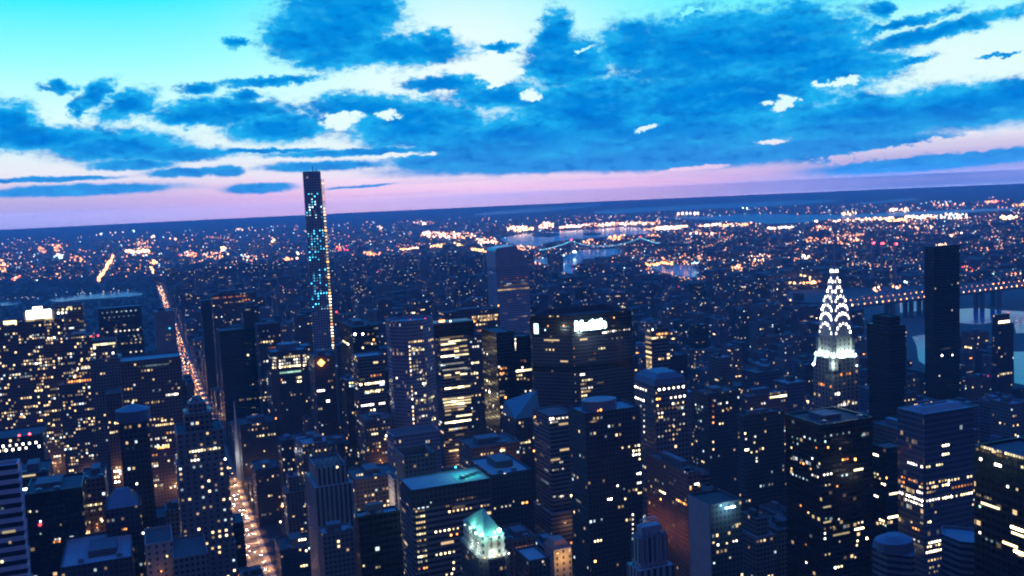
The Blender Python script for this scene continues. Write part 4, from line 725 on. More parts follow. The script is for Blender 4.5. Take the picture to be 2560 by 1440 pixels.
cr_ = MB(); cr_.bar((4, 8, zt-1), (4, 8, zt+9), .7); cr_.bar((10, 6, zt-1), (10, 6, zt+6), .5); cr_.build('roof_mast', M_POLE, b.root)
beacon(b.root, on_y(841, 780, 1700), 'r5', 2.0)

# ------------------------------------------------------------------ roof signs of the wide lit slab
b = B['rock']
o = pane(b, 'S', 1, b.z-2, 1, 1, 'y4', 'roof_sign'); q_ = on_plane(25, 806, b.poly[0], b.poly[1]); o.location = Vector(q_)-b.root.location+Vector((0, -.4, 0)); o.scale = (14, .5, 4)
w_ = MB(); q1 = on_y(66, 792, b.y0+3); q2 = on_y(128, 788, b.y0+3); xx = q1[0]-b.off.x; xe_ = q2[0]-b.off.x; yy = b.y0+3-b.off.y; zb = b.z+.5
w_.box(xx, xe_, yy, yy+1.5, zb+1, zb+11); w_.box(xx+(xe_-xx)*.28, xx+(xe_-xx)*.66, yy, yy+1.5, zb+11, zb+15); w_.build('roof_sign', G('n5'), b.root)
pl_ = MB(); pl_.box(xx-3, xe_+4, yy+2, yy+20, b.z-1.5, zb+10); pl_.build('plant_room', RF['plant'], b.root)
rows(b, ('S', 64, 802, 134, 'y2', 0))
def point(parent, p, energy, col, size=1.0, name='floodlight_lamp'):
    ld = bpy.data.lights.new(name, 'POINT'); ld.energy = energy; ld.color = col; ld.shadow_soft_size = size
    o = link(bpy.data.objects.new(name, ld), parent); o.location = Vector(p)-parent.location; return o
def z_at(x, y, py):
    lo, hi = -100, 600
    for _ in range(50):
        m = (lo+hi)/2
        if pr((x, y, m))[1] > py: lo = m
        else: hi = m
    return lo

for key_, fy_, en_ in (('brownlow', 1190, 9000), ('brownslab', 1228, 6000), ('rock', 1178, 7000), ('rockeast', 1186, 5000), ('front2', 1318, 2200), ('mid2', 1165, 3500), ('lit2', 1150, 5000), ('backblock', 1168, 1500), ('mid3', 1176, 3000), ('mid7', 1088, 3500), ('dark3', 1328, 1200), ('palelow', 1438, 700)):
    b = B[key_]; bx_ = (b.x0+b.x1)/2; zf_ = max(5.0, float(on_y(pr((bx_, b.y0, 60))[0], fy_, b.y0)[2])); w_ = b.x1-b.x0
    for f_ in ((.5,) if w_ < 40 else (.25, .75)):
        p_ = (b.x0+w_*f_, b.y0-9, zf_+4); point(b.root, p_, en_, (1, .5, .22), 1.0, 'street_glow_lamp'); beacon(b.root, (p_[0], b.y0-.8, p_[2]), 'o4', .5, 'added_wall_lamp')  # warm points stand for street glow; the small lamps on the wall are added

# ------------------------------------------------------------------ floodlit spire tower with lit arches
Y0 = 660.0; q_ = on_y(2084, 838, Y0); X0, zA = float(q_[0]), float(q_[2]); s0 = 19.0
cx, cy = X0+s0/2, Y0+s0/2
chr_ = empty('skyscraper', (cx, cy, 0)); tag(chr_, 'floodlit spire tower with a crown of white lit triangular windows in arches', 'building')
zL = z_at(X0-4, Y0-4, 898)
w = MB(); hs = 13.3
w.prism(rect(-hs, hs, -hs, hs), zL-70, zL, top=True); w.prism(rect(-17, 17, -17, 17), 0, zL-70); w.build('wall', FA['pierwin'], chr_)
w = MB(); h0 = s0/2
nt_ = 2.6
poly = [(-h0+nt_, -h0), (h0-nt_, -h0), (h0-nt_, -h0+nt_*.7), (h0, -h0+nt_), (h0, h0-nt_), (h0-nt_, h0), (-h0+nt_, h0), (-h0, h0-nt_), (-h0, -h0+nt_)]
w.prism(rect(-h0, h0, -h0, h0), zL, zA); 
for sx_ in (-1, 1):
    for sy_ in (-1, 1): w.prism(rect(sx_*h0-1.6, sx_*h0+1.6, sy_*h0-1.6, sy_*h0+1.6), zL, zA-4)
w.build('upper_shaft', FA['cream'], chr_)
tz = [z_at(cx, cy-h0, y) for y in (838, 801, 779, 758, 736, 713, 692, 668)]; ts = [19.6, 18.0, 16.2, 13.6, 9.0, 6.6, 4.2]; nwin = [7, 7, 6, 5, 4, 3, 2]
cm = MB()
for k in range(7):
    a, c = ts[k]/2, (ts[k+1]/2 if k < 6 else .9); cm.frustum(rect(-a, a, -a, a), tz[k], rect(-c, c, -c, c), tz[k+1]+.4)
crown = cm.build('crown', RF['nickel'], chr_)
nd_ = MB(); nd_.frustum([(1.3*math.cos(i*1.047), 1.3*math.sin(i*1.047)) for i in range(6)], tz[7], [(.15*math.cos(i*1.047), .15*math.sin(i*1.047)) for i in range(6)], tz[7]+17); nd_.build('needle', RF['nickel'], chr_)
tri = MB()
for yy in (-.15, .15): tri.face([(-.5, yy, -.5), (.5, yy, -.5), (0, yy, .5)][::(1 if yy < 0 else -1)])
tri.face([(-.5, -.15, -.5), (-.5, .15, -.5), (0, .15, .5), (0, -.15, .5)]); tri.face([(.5, .15, -.5), (.5, -.15, -.5), (0, -.15, .5), (0, .15, .5)])
tri_me = tri.mesh('arch_window', glow('crown_window_glow', (1, .93, .84), 9))
for k in range(7):
    zb_, zt_ = tz[k], tz[k+1]; a = ts[k]/2; H_ = (zt_-zb_)
    for side_ in range(4):
        ang = side_*math.pi/2; ux, uy = math.cos(ang), math.sin(ang); nx, ny = math.sin(ang), -math.cos(ang)      # along, outward (first: south)
        ar = MB(); n = 12; R_ = a*.94; pts = [(R_*math.cos(math.pi*i/n), zb_-(H_*.1)+H_*1.12*math.sin(math.pi*i/n)) for i in range(n+1)]
        f0 = [(ux*u_+nx*(a+.35), uy*u_+ny*(a+.35), z_) for u_, z_ in pts]; f1 = [(ux*u_+nx*(a*.55), uy*u_+ny*(a*.55), z_) for u_, z_ in pts]
        ar.face(f0[::-1] if False else f0); 
        for i in range(n): ar.face([f0[i+1], f0[i], f1[i], f1[i+1]])
        ar.build('arch', RF['nickel'], crown)
        if side_ in (0, 3):
            for i in range(nwin[k]):
                th = math.pi*(i+.5)/nwin[k]; u_ = R_*.82*math.cos(th); z_ = zb_+H_*.02+H_*.80*math.sin(th)
                o = link(bpy.data.objects.new('arch_window', tri_me), chr_); o.location = (ux*u_+nx*(a+.6), uy*u_+ny*(a+.6), z_); o.rotation_euler = (0, 0, ang)
                sc_ = (1.35 if k < 4 else 1.25); o.scale = (sc_, 1, min(2.3, H_*.4))
bz = zL
pier = MB(); pier.box(-hs-1.2, -hs+4.2, -hs-1.2, -hs+4.2, zL-10, zL+1.5); pier.build('corner_pier', FA['cream'], chr_)
zl = zL+2.0
for (dx, dy, en) in ((-h0-1.6, -h0-1.6, 16000), (-2, -h0-1.8, 15000), (h0-1.5, -h0-1.8, 15000), (-h0-1.8, -1, 5000), (-h0-1.8, h0-2, 4500)):
    point(chr_, (cx+dx, cy+dy, zl), en, (.72, 1, .88), .5)
point(chr_, (cx-hs-3.4, cy-hs-3.4, zL-5), 6500, (.72, 1, .88), .5)
for px_, py_, r_ in ((2040, 884, 2.0), (2034, 910, 1.5), (2142, 914, 1.1), (2138, 888, 1.5), (2078, 886, 1.6), (2095, 886, 1.6), (2112, 888, 1.3)):
    beacon(chr_, on_y(px_, py_, Y0-5.2), 'c5', r_, 'floodlight')
lp = MB(); q1 = Vector(on_y(2040, 886, Y0-5.2)); q2 = Vector(on_y(2036, 908, Y0-5.2)); lp.bar(q1-chr_.location, q2-chr_.location, .5); lp.build('light_strip', G('c4'), chr_)
for i in range(24):
    fc, zz_, kk = random.choice(((0, 14, 'o3'), (0, 30, 'n4'), (0, 40, 'n3'), (3, 24, 'o3'), (3, 34, 'w2'), (0, 22, 'w2')))
    u_ = -hs+2+random.randrange(8)*3.0; ang = fc*math.pi/2; o = link(bpy.data.objects.new('window', pane_mesh(kk)), chr_)
    o.location = (math.cos(ang)*u_+math.sin(ang)*(hs+.05), math.sin(ang)*u_-math.cos(ang)*(hs+.05), zL-zz_); o.rotation_euler = (0, 0, ang); o.scale = (1.7, .3, 2.0)
BOXES.append((cx-18, cx+18, cy-18, cy+18))
for x_ in (2030, 2060, 2084, 2115, 2150): PROT.append((x_, 965, Y0))

# ------------------------------------------------------------------ floodlit tower with a green pyramid roof
b = A('merc', 'skyscraper', 'cream tower top floodlit under a green pyramid roof', 500, 1206, 1266, 1347, xw=1153, mat='dark', yb=1440, plant=False, cham=3.0, body=False)
P_ = [(p[0]-b.off.x, p[1]-b.off.y) for p in b.poly]; zb_ = z_at(b.x0, b.y0, 1392)
w = MB(); w.prism(P_, zb_, b.z, top=True); w.prism(inset(P_, -1.0), zb_-1.2, zb_, top=True); up_ = w.build('upper_storey', FA['cream'], b.root)
w = MB(); w.prism(inset(P_, -2.2), 0, zb_-1.2); w.build('wall', FA['dark'], b.root)
x0, x1, y0, y1 = b.x0-b.off.x, b.x1-b.off.x, b.y0-b.off.y, b.y1-b.off.y
rr = [(x0+1.2, y0+1.2), (x1-1.2, y0+1.2), (x1-1.2, y1-3), (x0+1.2, y1-3)]; za_ = z_at(b.x0+(x1-x0)*.45, b.y0+(y1-y0)*.4, 1270)
p = MB(); p.cone(rr, b.z+.6, (x0+(x1-x0)*.45, y0+(y1-y0)*.4, za_))
for i in range(4):                                                # standing seams
    a_, c_ = Vector((*rr[i], b.z+.6)), Vector((*rr[(i+1) % 4], b.z+.6)); ap = Vector((x0+(x1-x0)*.45, y0+(y1-y0)*.4, za_))
    for k in range(1, 7): p.bar(a_.lerp(c_, k/7), a_.lerp(c_, k/7).lerp(ap, .93), .09, 4)
p.build('pyramid_roof', RF['copper'], b.root)
for i in range(4):
    u_ = (x1-x0)*(i+.5)/4
    o = pane(b, 'S', u_-3+0.0, (zb_+b.z)/2+1.0, .9, 4.2, 'o1', 'slot_window') if 0 < u_-3 < (x1-x0-6) else None
for (px_, py_, r_) in ((1162, 1312, .5), (1176, 1320, .8), (1190, 1333, .7), (1205, 1337, .9), (1236, 1330, .7), (1248, 1325, 1.3)):
    beacon(b.root, on_y(px_, py_, b.y0-.6) if px_ > 1200 else on_plane(px_, py_, (b.x0-.6, b.y0), (b.x0-.6, b.y1)), 'g5', r_, 'floodlight')
for (dx, dy, e) in ((x0-1.0, y0-1.0, 4200), ((x0+x1)/2, y0-1.2, 4000), (x1, y0-1, 4000), (x0-1.2, y0+9, 4200), (x0-1.2, y0+20, 4200)):
    point(b.root, Vector((dx, dy, b.z+1.2))+b.root.location, e*.9, (.42, 1, .78), .3)
    point(b.root, Vector((dx-1.5*(dx < 0), dy-1.2, zb_+1.2))+b.root.location, e*.42, (.80, 1, .84), .3)
for k in range(6): beacon(b.root, Vector((x0+(x1-x0)*k/5, y0-2.4, zb_+.2))+b.root.location, 'n5' if k % 3 else 'o5', .45, 'floodlight')

# ------------------------------------------------------------------ steeple
q_ = on_y(585, 1003, 1345); st = empty('church', (q_[0], q_[1], 0)); tag(st, 'church with a slender pale steeple beside the glowing avenue', 'church')
zs = z_at(q_[0], q_[1], 1128)
oc = lambda r: [(r*math.cos(k*.7854+.39), r*math.sin(k*.7854+.39)) for k in range(8)]
M_PALE = plain('pale_marble', (.62, .61, .58), .7)
p = MB(); p.frustum(oc(3.5), zs, oc(.3), float(q_[2])); p.build('steeple', M_PALE, st)
p = MB(); p.box(-3.4, 3.4, -3.4, 3.4, 0, zs); p.build('bell_tower', M_PALE, st)
p = MB(); p.box(3.4, 66, -8, 10, 0, 24); p.face([(3.4, -8, 24), (66, -8, 24), (66, 1, 35), (3.4, 1, 35)]); p.face([(66, 10, 24), (3.4, 10, 24), (3.4, 1, 35), (66, 1, 35)]); p.face([(3.4, 10, 24), (3.4, -8, 24), (3.4, 1, 35)]); p.face([(66, -8, 24), (66, 10, 24), (66, 1, 35)]); p.build('nave', FA['cream'], st)
for lx_ in (-7, 6): point(st, (q_[0]+lx_, q_[1]-20, zs-6), 9000, (.9, .95, 1), .5)
for x_, y_ in ((577, 1160), (585, 1165), (592, 1165)): PROT.append((x_, y_, 1345))
BOXES.append((q_[0]-4, q_[0]+66, 1336, 1356))

# ------------------------------------------------------------------ ground, avenue, water
def noise_ground(name, c1, c2, scale, rough=.9):
    m, t, p = new_mat(name); g = t.nodes.new('ShaderNodeTexCoord'); n = t.nodes.new('ShaderNodeTexNoise'); t.links.new(g.outputs['Object'], n.inputs[0])
    n.inputs['Scale'].default_value = scale; n.inputs['Detail'].default_value = 8; x = t.nodes.new('ShaderNodeMix'); x.data_type = 'RGBA'
    r = t.nodes.new('ShaderNodeMapRange'); t.links.new(n.outputs[0], r.inputs[0]); r.inputs[1].default_value = .35; r.inputs[2].default_value = .65
    t.links.new(r.outputs[0], x.inputs[0]); x.inputs[6].default_value = c1+(1,); x.inputs[7].default_value = c2+(1,)
    t.links.new(x.outputs[2], p.inputs['Base Color']); p.inputs['Roughness'].default_value = rough; return m
g = MB(); RG = 34500
g.face([(RG*math.cos(k*math.pi/90), RG*math.sin(k*math.pi/90), 0) for k in range(180)])
tag(g.build('ground', noise_ground('ground_city', (.02, .022, .025), (.04, .042, .045), .0022)), kind='structure')
M_ASPH = plain('asphalt', (.05, .05, .052), .75, noise=.3, scale=.4); M_WALK = plain('pavement_slabs', (.22, .21, .20), .85)
g = MB(); g.face([(83, 300, .03), (101, 300, .03), (101, 9000, .03), (83, 9000, .03)]); av = tag(g.build('avenue', M_ASPH), kind='structure')
g = MB()
for k in range(150):
    for x in (87.5, 92, 96.5): g.face([(x-.1, 800+k*9, .05), (x+.1, 800+k*9, .05), (x+.1, 803+k*9, .05), (x-.1, 803+k*9, .05)])
for k in range(14):
    y = 846+80.5*k
    for j in range(9): g.face([(83.6+j*2, y, .05), (84.6+j*2, y, .05), (84.6+j*2, y+3.5, .05), (83.6+j*2, y+3.5, .05)])
g.build('lane_marking', plain('road_paint', (.7, .7, .66), .6), av)
for xa, xb in ((77, 83), (101, 107)):
    g = MB(); g.box(xa, xb, 300, 9000, 0, .15); tag(g.build('pavement', M_WALK), kind='structure')
g = MB()
for k in range(26):
    y = 40+80.5*k+5
    for xa, xb in ((-400, 77), (107, 1250)): g.face([(xa, y-5.5, .035), (xb, y-5.5, .035), (xb, y+5.5, .035), (xa, y+5.5, .035)])
tag(g.build('street', M_ASPH), kind='structure')
def water_mat(name, rough, bump):
    mw, t, p = new_mat(name)
    p.inputs['Base Color'].default_value = (.01, .085, .24, 1); p.inputs['Roughness'].default_value = rough; p.inputs['IOR'].default_value = 1.33; p.inputs['Specular IOR Level'].default_value = .45
    gw = t.nodes.new('ShaderNodeTexCoord'); nw = t.nodes.new('ShaderNodeTexNoise'); t.links.new(gw.outputs['Object'], nw.inputs[0]); nw.inputs['Scale'].default_value = .03; nw.inputs['Detail'].default_value = 6
    bw = t.nodes.new('ShaderNodeBump'); bw.inputs['Strength'].default_value = bump; bw.inputs['Distance'].default_value = 1.5; t.links.new(nw.outputs[0], bw.inputs['Height']); t.links.new(bw.outputs[0], p.inputs['Normal']); return mw
M_CALM, M_OPEN = water_mat('calm_water', .14, .3), water_mat('open_water', .3, .5)
WAT = [('reservoir', [(112, 752), (140, 746), (200, 738), (262, 732), (320, 728), (352, 731), (358, 737), (325, 741), (270, 745), (200, 749), (150, 755)]),
       ('lake', [(0, 757), (52, 755), (48, 761), (0, 765)]),
       ('river', [(1250, 597), (1290, 588), (1345, 583), (1400, 579), (1440, 576), (1500, 573), (1560, 567), (1600, 571), (1640, 584), (1560, 588), (1500, 593), (1420, 600), (1370, 606), (1345, 616), (1300, 614), (1265, 607)]),
       ('river', [(1335, 647), (1400, 641), (1440, 632), (1460, 621), (1500, 617), (1555, 621), (1565, 634), (1520, 641), (1470, 648), (1442, 662), (1438, 688), (1400, 678), (1370, 662), (1340, 656)]),
       ('river', [(1615, 665), (1680, 660), (1750, 664), (1758, 694), (1720, 694), (1660, 682)]),
       ('bay', [(1188, 534), (1250, 527), (1330, 521), (1420, 515), (1500, 509), (1505, 515), (1420, 523), (1330, 531), (1250, 536), (1195, 539)]),
       ('bay', [(1480, 528), (1600, 519), (1700, 514), (1800, 509), (1920, 503), (2060, 499), (2100, 503), (1990, 512), (1880, 518), (1760, 522), (1640, 528), (1540, 534), (1490, 534)]),
       ('bay', [(1660, 545), (1760, 541), (1900, 534), (1985, 537), (2110, 537), (2250, 531), (2420, 524), (2540, 520), (2545, 524), (2420, 531), (2250, 540), (2100, 546), (2010, 556), (1925, 560), (1830, 553), (1740, 548)]),
       ('bay', [(2140, 507), (2280, 496), (2300, 499), (2160, 511)]),
       ('river', [(2395, 773), (2450, 770), (2500, 776), (2570, 780), (2570, 806), (2480, 808), (2440, 812), (2398, 808)]),
       ('river', [(2250, 757), (2314, 752), (2314, 776), (2250, 783)]),
       ('river', [(2280, 842), (2316, 836), (2316, 915), (2297, 903), (2291, 865)]),
       ('river', [(2533, 806), (2570, 806), (2570, 832), (2540, 834)]), ('river', [(2534, 880), (2570, 880), (2570, 965), (2536, 958)])]
ISL = [[(1328, 586), (1350, 582), (1392, 583), (1400, 588), (1370, 593), (1335, 592)], [(1456, 584), (1480, 581), (1505, 583), (1490, 589), (1462, 589)]]
def inside(x, y, P):
    r = False; n = len(P)
    for i in range(n):
        (xa, ya), (xb, yb) = P[i], P[i-1]
        if (ya > y) != (yb > y) and x < (xb-xa)*(y-ya)/(yb-ya)+xa: r = not r
    return r
for nm, P in WAT:
    g = MB(); pts = [on_z(x, y, .0) for x, y in P]; g.face([(p[0], p[1], .6) for p in pts][::-1]); o = tag(g.build(nm, M_OPEN if nm == 'bay' else M_CALM), kind='structure')
    if o.data.polygons[0].normal.z < 0: o.data.flip_normals()
for P in ISL:
    g = MB(); pts = [on_z(x, y, .0) for x, y in P]; g.face([(p[0], p[1], 2.0) for p in pts][::-1]); o = tag(g.build('island', noise_ground('island_green', (.03, .04, .035), (.05, .06, .05), .01)), kind='structure')
    if o.data.polygons[0].normal.z < 0: o.data.flip_normals()
def wet(x, y): return any(inside(x, y, P) for _, P in WAT)

# park woods round the reservoir: one far off mass of crowns
M_LEAF = noise_ground('park_foliage', (.02, .035, .02), (.045, .07, .035), .05)
g = MB(); rng = random.Random(11); n_ = 0
while n_ < 2600:
    X, Y = rng.uniform(-800, 72), rng.uniform(2050, 6300)
    x, y, _ = pr((X, Y, 0))
    r = rng.uniform(4, 9); h = rng.uniform(6, 13)
    if x < -30 or x > 420 or wet(x, y) or wet(*pr((X, Y, h+6))[:2]) or wet(*pr((X, Y-r*2, h))[:2]): continue
    for k in range(3):
        c = (X+rng.uniform(-r, r)*.7, Y+rng.uniform(-r, r)*.7, h*rng.uniform(.7, 1.1)); g.blob(c, r*rng.uniform(.6, 1), sz=rng.uniform(.6, 1))
    n_ += 1
tag(g.build('park_woods', M_LEAF), kind='stuff')

# ------------------------------------------------------------------ bridges and chimneys
def bridge_susp():
    tw = [on_y(x, y, 1) for x, y in ((1428, 600), (1602, 597))]
    D = 5700.0; pts = []
    for x, y in ((1428, 600), (1602, 597)):
        d = ray(x, y); pts.append(CP+d*D)
    zt = float((pts[0][2]+pts[1][2])/2); a, c = Vector(pts[0]), Vector(pts[1]); a.z = c.z = 0; dr = (c-a).normalized(); span = (c-a).length; zd = zt-48
    r = empty('bridge', (a+c)/2); tag(r, 'far suspension bridge with blue lit cables over the river', 'bridge'); o_ = r.location
    for q in (a, c):
        m = MB(); n = Vector((-dr.y, dr.x, 0))
        for s in (-1, 1): m.bar(q-o_+n*14*s, q-o_+n*11*s+Vector((0, 0, zt)), 3.2, 4)
        for zz in (zt-3, zt-30, zd-6): m.bar(q-o_+n*11+Vector((0, 0, zz)), q-o_-n*11+Vector((0, 0, zz)), 2.2, 4)
        m.build('bridge_tower', RF['steel'], r)
    def cable(p, q, sag, nseg):
        out = []
        for i in range(nseg+1):
            t = i/nseg; v = p.lerp(q, t); v.z -= sag*4*t*(1-t); out.append(v)
        return out
    T1, T2 = Vector((a.x, a.y, zt)), Vector((c.x, c.y, zt)); e1 = a-dr*190; e2 = c+dr*195; e1.z = e2.z = zd+2
    for j, (p, q, s) in enumerate(((e1, T1, 7), (T1, T2, 40), (T2, e2, 12))):
        pts_ = cable(p, q, s, 22); m = MB()
        for i in range(22): m.bar(pts_[i]-o_, pts_[i+1]-o_, 2.0, 4)
        m.build('suspension_cable', GCAB, r)
        for i in range(1, 22, 2):
            o = link(bpy.data.objects.new('cable_lamp', BEAC['c4']), r); o.location = pts_[i]-o_+Vector((0, 0, 1)); o.scale = (2.6,)*3
    m = MB(); n = Vector((-dr.y, dr.x, 0))*13; p0, p1 = a-dr*420-o_, c+dr*420-o_
    m.face([p0+n+Vector((0, 0, zd)), p0-n+Vector((0, 0, zd)), p1-n+Vector((0, 0, zd)), p1+n+Vector((0, 0, zd))]); m.face([p0-n+Vector((0, 0, zd)), p0-n+Vector((0, 0, zd-7)), p1-n+Vector((0, 0, zd-7)), p1-n+Vector((0, 0, zd))]); m.face([p0+n+Vector((0, 0, zd-7)), p0+n+Vector((0, 0, zd)), p1+n+Vector((0, 0, zd)), p1+n+Vector((0, 0, zd-7))])
    m.build('deck', RF['dark'], r)
    for q in (T1, T2): beacon(r, q+Vector((0, 0, 7)), 'r5', 5)
    for i in range(12): beacon(r, a.lerp(c, (i+.5)/12)+Vector((0, 0, zd+4)), 'o4', 1.8, 'deck_lamp')
b0 = MB(); b0.blob((0, 0, 0), 1.0); BEAC['c4'] = b0.mesh('beacon_c4', G('c4'))
GCAB = glow('lit_cable', (.16, .66, 1), 3.0)
bridge_susp()
def bridge_truss():
    p0 = Vector(on_z(2090, 770, 48)); p1 = Vector(on_z(2640, 706, 48)); p0.z = p1.z = 0; d = (p1-p0).normalized(); n = Vector((-d.y, d.x, 0)); ln = (p1-p0).length
    r = empty('bridge', (p0+p1)/2); tag(r, 'long dark truss bridge strung with two rows of amber lamps at right', 'bridge'); o_ = r.location
    nb = int(ln/26); m = MB(); zt = lambda t: 66+22*abs(math.sin(t*math.pi*2.0))**6
    for s in (-1, 1):
        for i in range(nb):
            a = p0+d*(ln*i/nb)+n*12*s-o_; b_ = p0+d*(ln*(i+1)/nb)+n*12*s-o_; za, zb = zt(i/nb), zt((i+1)/nb)
            m.bar(a+Vector((0, 0, za)), b_+Vector((0, 0, zb)), .9, 4); m.bar(a+Vector((0, 0, 48)), a+Vector((0, 0, za)), .7, 4)
            m.bar(a+Vector((0, 0, 48)), b_+Vector((0, 0, zb)), .6, 4)
    m.build('truss', RF['steel'], r)
    m = MB(); A0, A1 = p0-o_, p1-o_
    for z0, z1 in ((44, 48),):
        c_ = [A0+n*13, A1+n*13, A1-n*13, A0-n*13]; m.face([(v.x, v.y, z1) for v in c_][::-1]); m.face([(v.x, v.y, z0) for v in c_])
        for i in range(4): u_, w_ = c_[i], c_[(i+1) % 4]; m.face([(u_.x, u_.y, z0), (w_.x, w_.y, z0), (w_.x, w_.y, z1), (u_.x, u_.y, z1)])
    m.build('deck', RF['dark'], r)
    for t in (.22, .30, .36, .62, .70):
        m = MB()
        for s in (-1, 1): q = p0+d*ln*t+n*10*s-o_; m.box(q.x-4.5, q.x+4.5, q.y-4.5, q.y+4.5, 0, 45)
        m.build('bridge_pier', RF['plant'], r)
    for i in range(int(ln/21)):
        t = i*21/ln; q = p0+d*ln*t
        beacon(r, q-n*13+Vector((0, 0, 53)), 'o5' if i % 3 else 'y4', 2.1, 'deck_lamp')
        if i % 1 == 0: beacon(r, q+n*13+Vector((0, 0, 62)), 'o5', 1.7, 'deck_lamp')
bridge_truss()
ch0 = None
for i, (x, y, lb) in enumerate(((2181, 607, 'leftmost of three tall chimneys tipped with red lights'), (2204, 608, 'middle one of three tall chimneys tipped with red lights'), (2237, 609, 'rightmost of three tall chimneys tipped with red lights'))):
    d = ray(x, y); q = CP+d*3390; r = empty('chimney', (q[0], q[1], 0)); tag(r, lb, 'chimney', 'power station chimneys beyond the river')
    zc = float(q[2]); c = lambda rad: [(rad*math.cos(k*.6283), rad*math.sin(k*.6283)) for k in range(10)]
    m = MB(); m.frustum(c(6.5), 0, c(4.2), zc-22); m.build('shaft', RF['steel'], r)
    m = MB(); m.frustum(c(4.4), zc-22, c(4.1), zc-3); m.build('chimney_top', RF['nickel'], r)
    for s in (-1, 0, 1): beacon(r, (q[0]+s*4.5, q[1]-4.5, zc-1+abs(s)), 'r5', 3.4)
    PROT.append((x, 700, 3000))

# ------------------------------------------------------------------ street lamps and cars on the avenue
lamp_root = None
pole = MB(); pole.bar((0, 0, 0), (0, 0, 9), .13, 6); pole.bar((0, 0, 8.9), (2.2, 0, 9.4), .08, 5); pole.bar((0, 0, 0), (0, 0, .8), .25, 6)
head = MB(); head.frustum(rect(1.6, 3.1, -.35, .35), 9.15, rect(1.8, 2.9, -.2, .2), 9.5)
head.face([(1.6, -.35, 9.15), (1.6, .35, 9.15), (3.1, .35, 9.15), (3.1, -.35, 9.15)])
GLAMP = glow('street_lamp_glow', (1, .48, .16), 20.0)
pole_me, head_me = pole.mesh('pole', M_POLE), head.mesh('lamp_head', GLAMP)
ldat = bpy.data.lights.new('street_lamp_light', 'SPOT'); ldat.energy = 22000; ldat.spot_size = math.radians(128); ldat.spot_blend = .35; ldat.color = (1, .46, .16); ldat.shadow_soft_size = .6
lamps = []
y = 960.0
while y < 6400 and len(lamps) < 130:
    for sd in (0, 1): lamps.append((82.5 if sd == 0 else 101.5, y+sd*12, sd))
    y += 30 if y < 1380 else 55 if y < 2400 else 75
vis_n = 0
for i, (x, y, sd) in enumerate(lamps):
    r = empty('street_lamp', (x, y, .15), 0 if sd == 0 else math.pi)
    nth = i//2+1; od = f"{nth}{'th' if 10 < nth % 100 < 14 else {1: 'st', 2: 'nd', 3: 'rd'}.get(nth % 10, 'th')}"
    tag(r, f"tall amber street lamp, {od} from the near end of the avenue's {'left' if sd == 0 else 'right'} kerb", 'street lamp', 'street lamps on the left kerb' if sd == 0 else 'street lamps on the right kerb')
    link(bpy.data.objects.new('pole', pole_me), r); h_ = link(bpy.data.objects.new('lamp_head', head_me), r)
    if y > 1900: h_.scale = (1.3, 1.6, 1.0)
    if y < 2500 and not 1380 < y < 1760: l_ = link(bpy.data.objects.new('lamp_light', ldat), r); l_.location = (2.4, 0, 8.7)
GHEAD = glow('headlight_glow', (1, .93, .85), 60)
def car_parts(paint):
    out = []
    prof = [(-2.2, .35), (2.2, .35), (2.25, .75), (1.15, .92), (-1.7, .95), (-2.2, .85)]
    m = MB()
    for s in (-.88, .88): m.face([(s, y_, z_) for y_, z_ in (prof if s < 0 else prof[::-1])])
    for i in range(len(prof)): (ya, za), (yb, zb) = prof[i], prof[(i+1) % len(prof)]; m.face([(-.88, ya, za), (.88, ya, za), (.88, yb, zb), (-.88, yb, zb)][::-1])
    out.append(('body', m.mesh('body', paint)))
    m = MB(); m.frustum(rect(-.8, .8, -1.6, .95), .93, rect(-.62, .62, -1.1, .25), 1.45); out.append(('cabin', m.mesh('cabin', M_GLS)))
    for sx_ in (-1, 1):
        for yy in (-1.35, 1.4):
            m = MB(); m.bar((sx_*.72, yy, .33), (sx_*.92, yy, .33), .33, 10); out.append(('wheel', m.mesh('wheel', M_POLE)))
        m = MB(); m.box(sx_*.62-.24, sx_*.62+.24, -2.3, -2.18, .52, .82); out.append(('headlight', m.mesh('headlight', GHEAD)))
        m = MB(); m.box(sx_*.62-.2, sx_*.62+.2, 2.24, 2.32, .6, .8); out.append(('tail_light', m.mesh('tail_light', G('r4'))))
    return out
M_GLS = plain('car_glass', (.02, .02, .025), .1)
def paint(nm, c):
    return plain(nm, c, .35, .3, .05)
KINDS = {'yellow taxi': car_parts(paint('taxi_yellow', (.65, .38, .03))), 'black car': car_parts(paint('car_black', (.02, .02, .022))), 'white car': car_parts(paint('car_white', (.7, .7, .7))), 'grey car': car_parts(paint('car_grey', (.2, .2, .21)))}
rng = random.Random(5); lanes = (85.2, 89.6, 94.2, 98.8); lname = ('far left', 'centre left', 'centre right', 'far right'); used = []
ordn = ['nearest', 'second nearest', 'third nearest', 'fourth nearest', 'fifth nearest', 'sixth nearest', 'seventh nearest', 'eighth nearest', 'ninth nearest', 'tenth nearest', 'eleventh nearest', 'twelfth nearest', 'thirteenth nearest', 'fourteenth nearest', 'fifteenth nearest']
cars = []
for ln in range(4):
    y = 985+rng.uniform(0, 20)
    for k in range(8):
        cars.append((lanes[ln], y, ln)); y += rng.uniform(9, 75)
cnt = {}
for x, y, ln in cars:
    kd = rng.choice(list(KINDS)); i = cnt[(kd, ln)] = cnt.get((kd, ln), -1)+1
    r = empty('car', (x, y, .05)); tag(r, f'{kd} with headlights on, {ordn[i]} of its colour in the {lname[ln]} lane', 'car', 'cars driving down the avenue')
    for nm, me in KINDS[kd]: link(bpy.data.objects.new(nm, me), r)
g = MB()                                                   # traffic farther up the avenue, a string of lights
for k in range(270):
    y = 1780+(k/270)**1.5*4600+rng.uniform(-14, 14); g.blob((rng.choice(lanes)+rng.uniform(-1, 1), y, .8), .3+y*.00027, rng.choice((0, 1, 1, 1, 2, 2)))
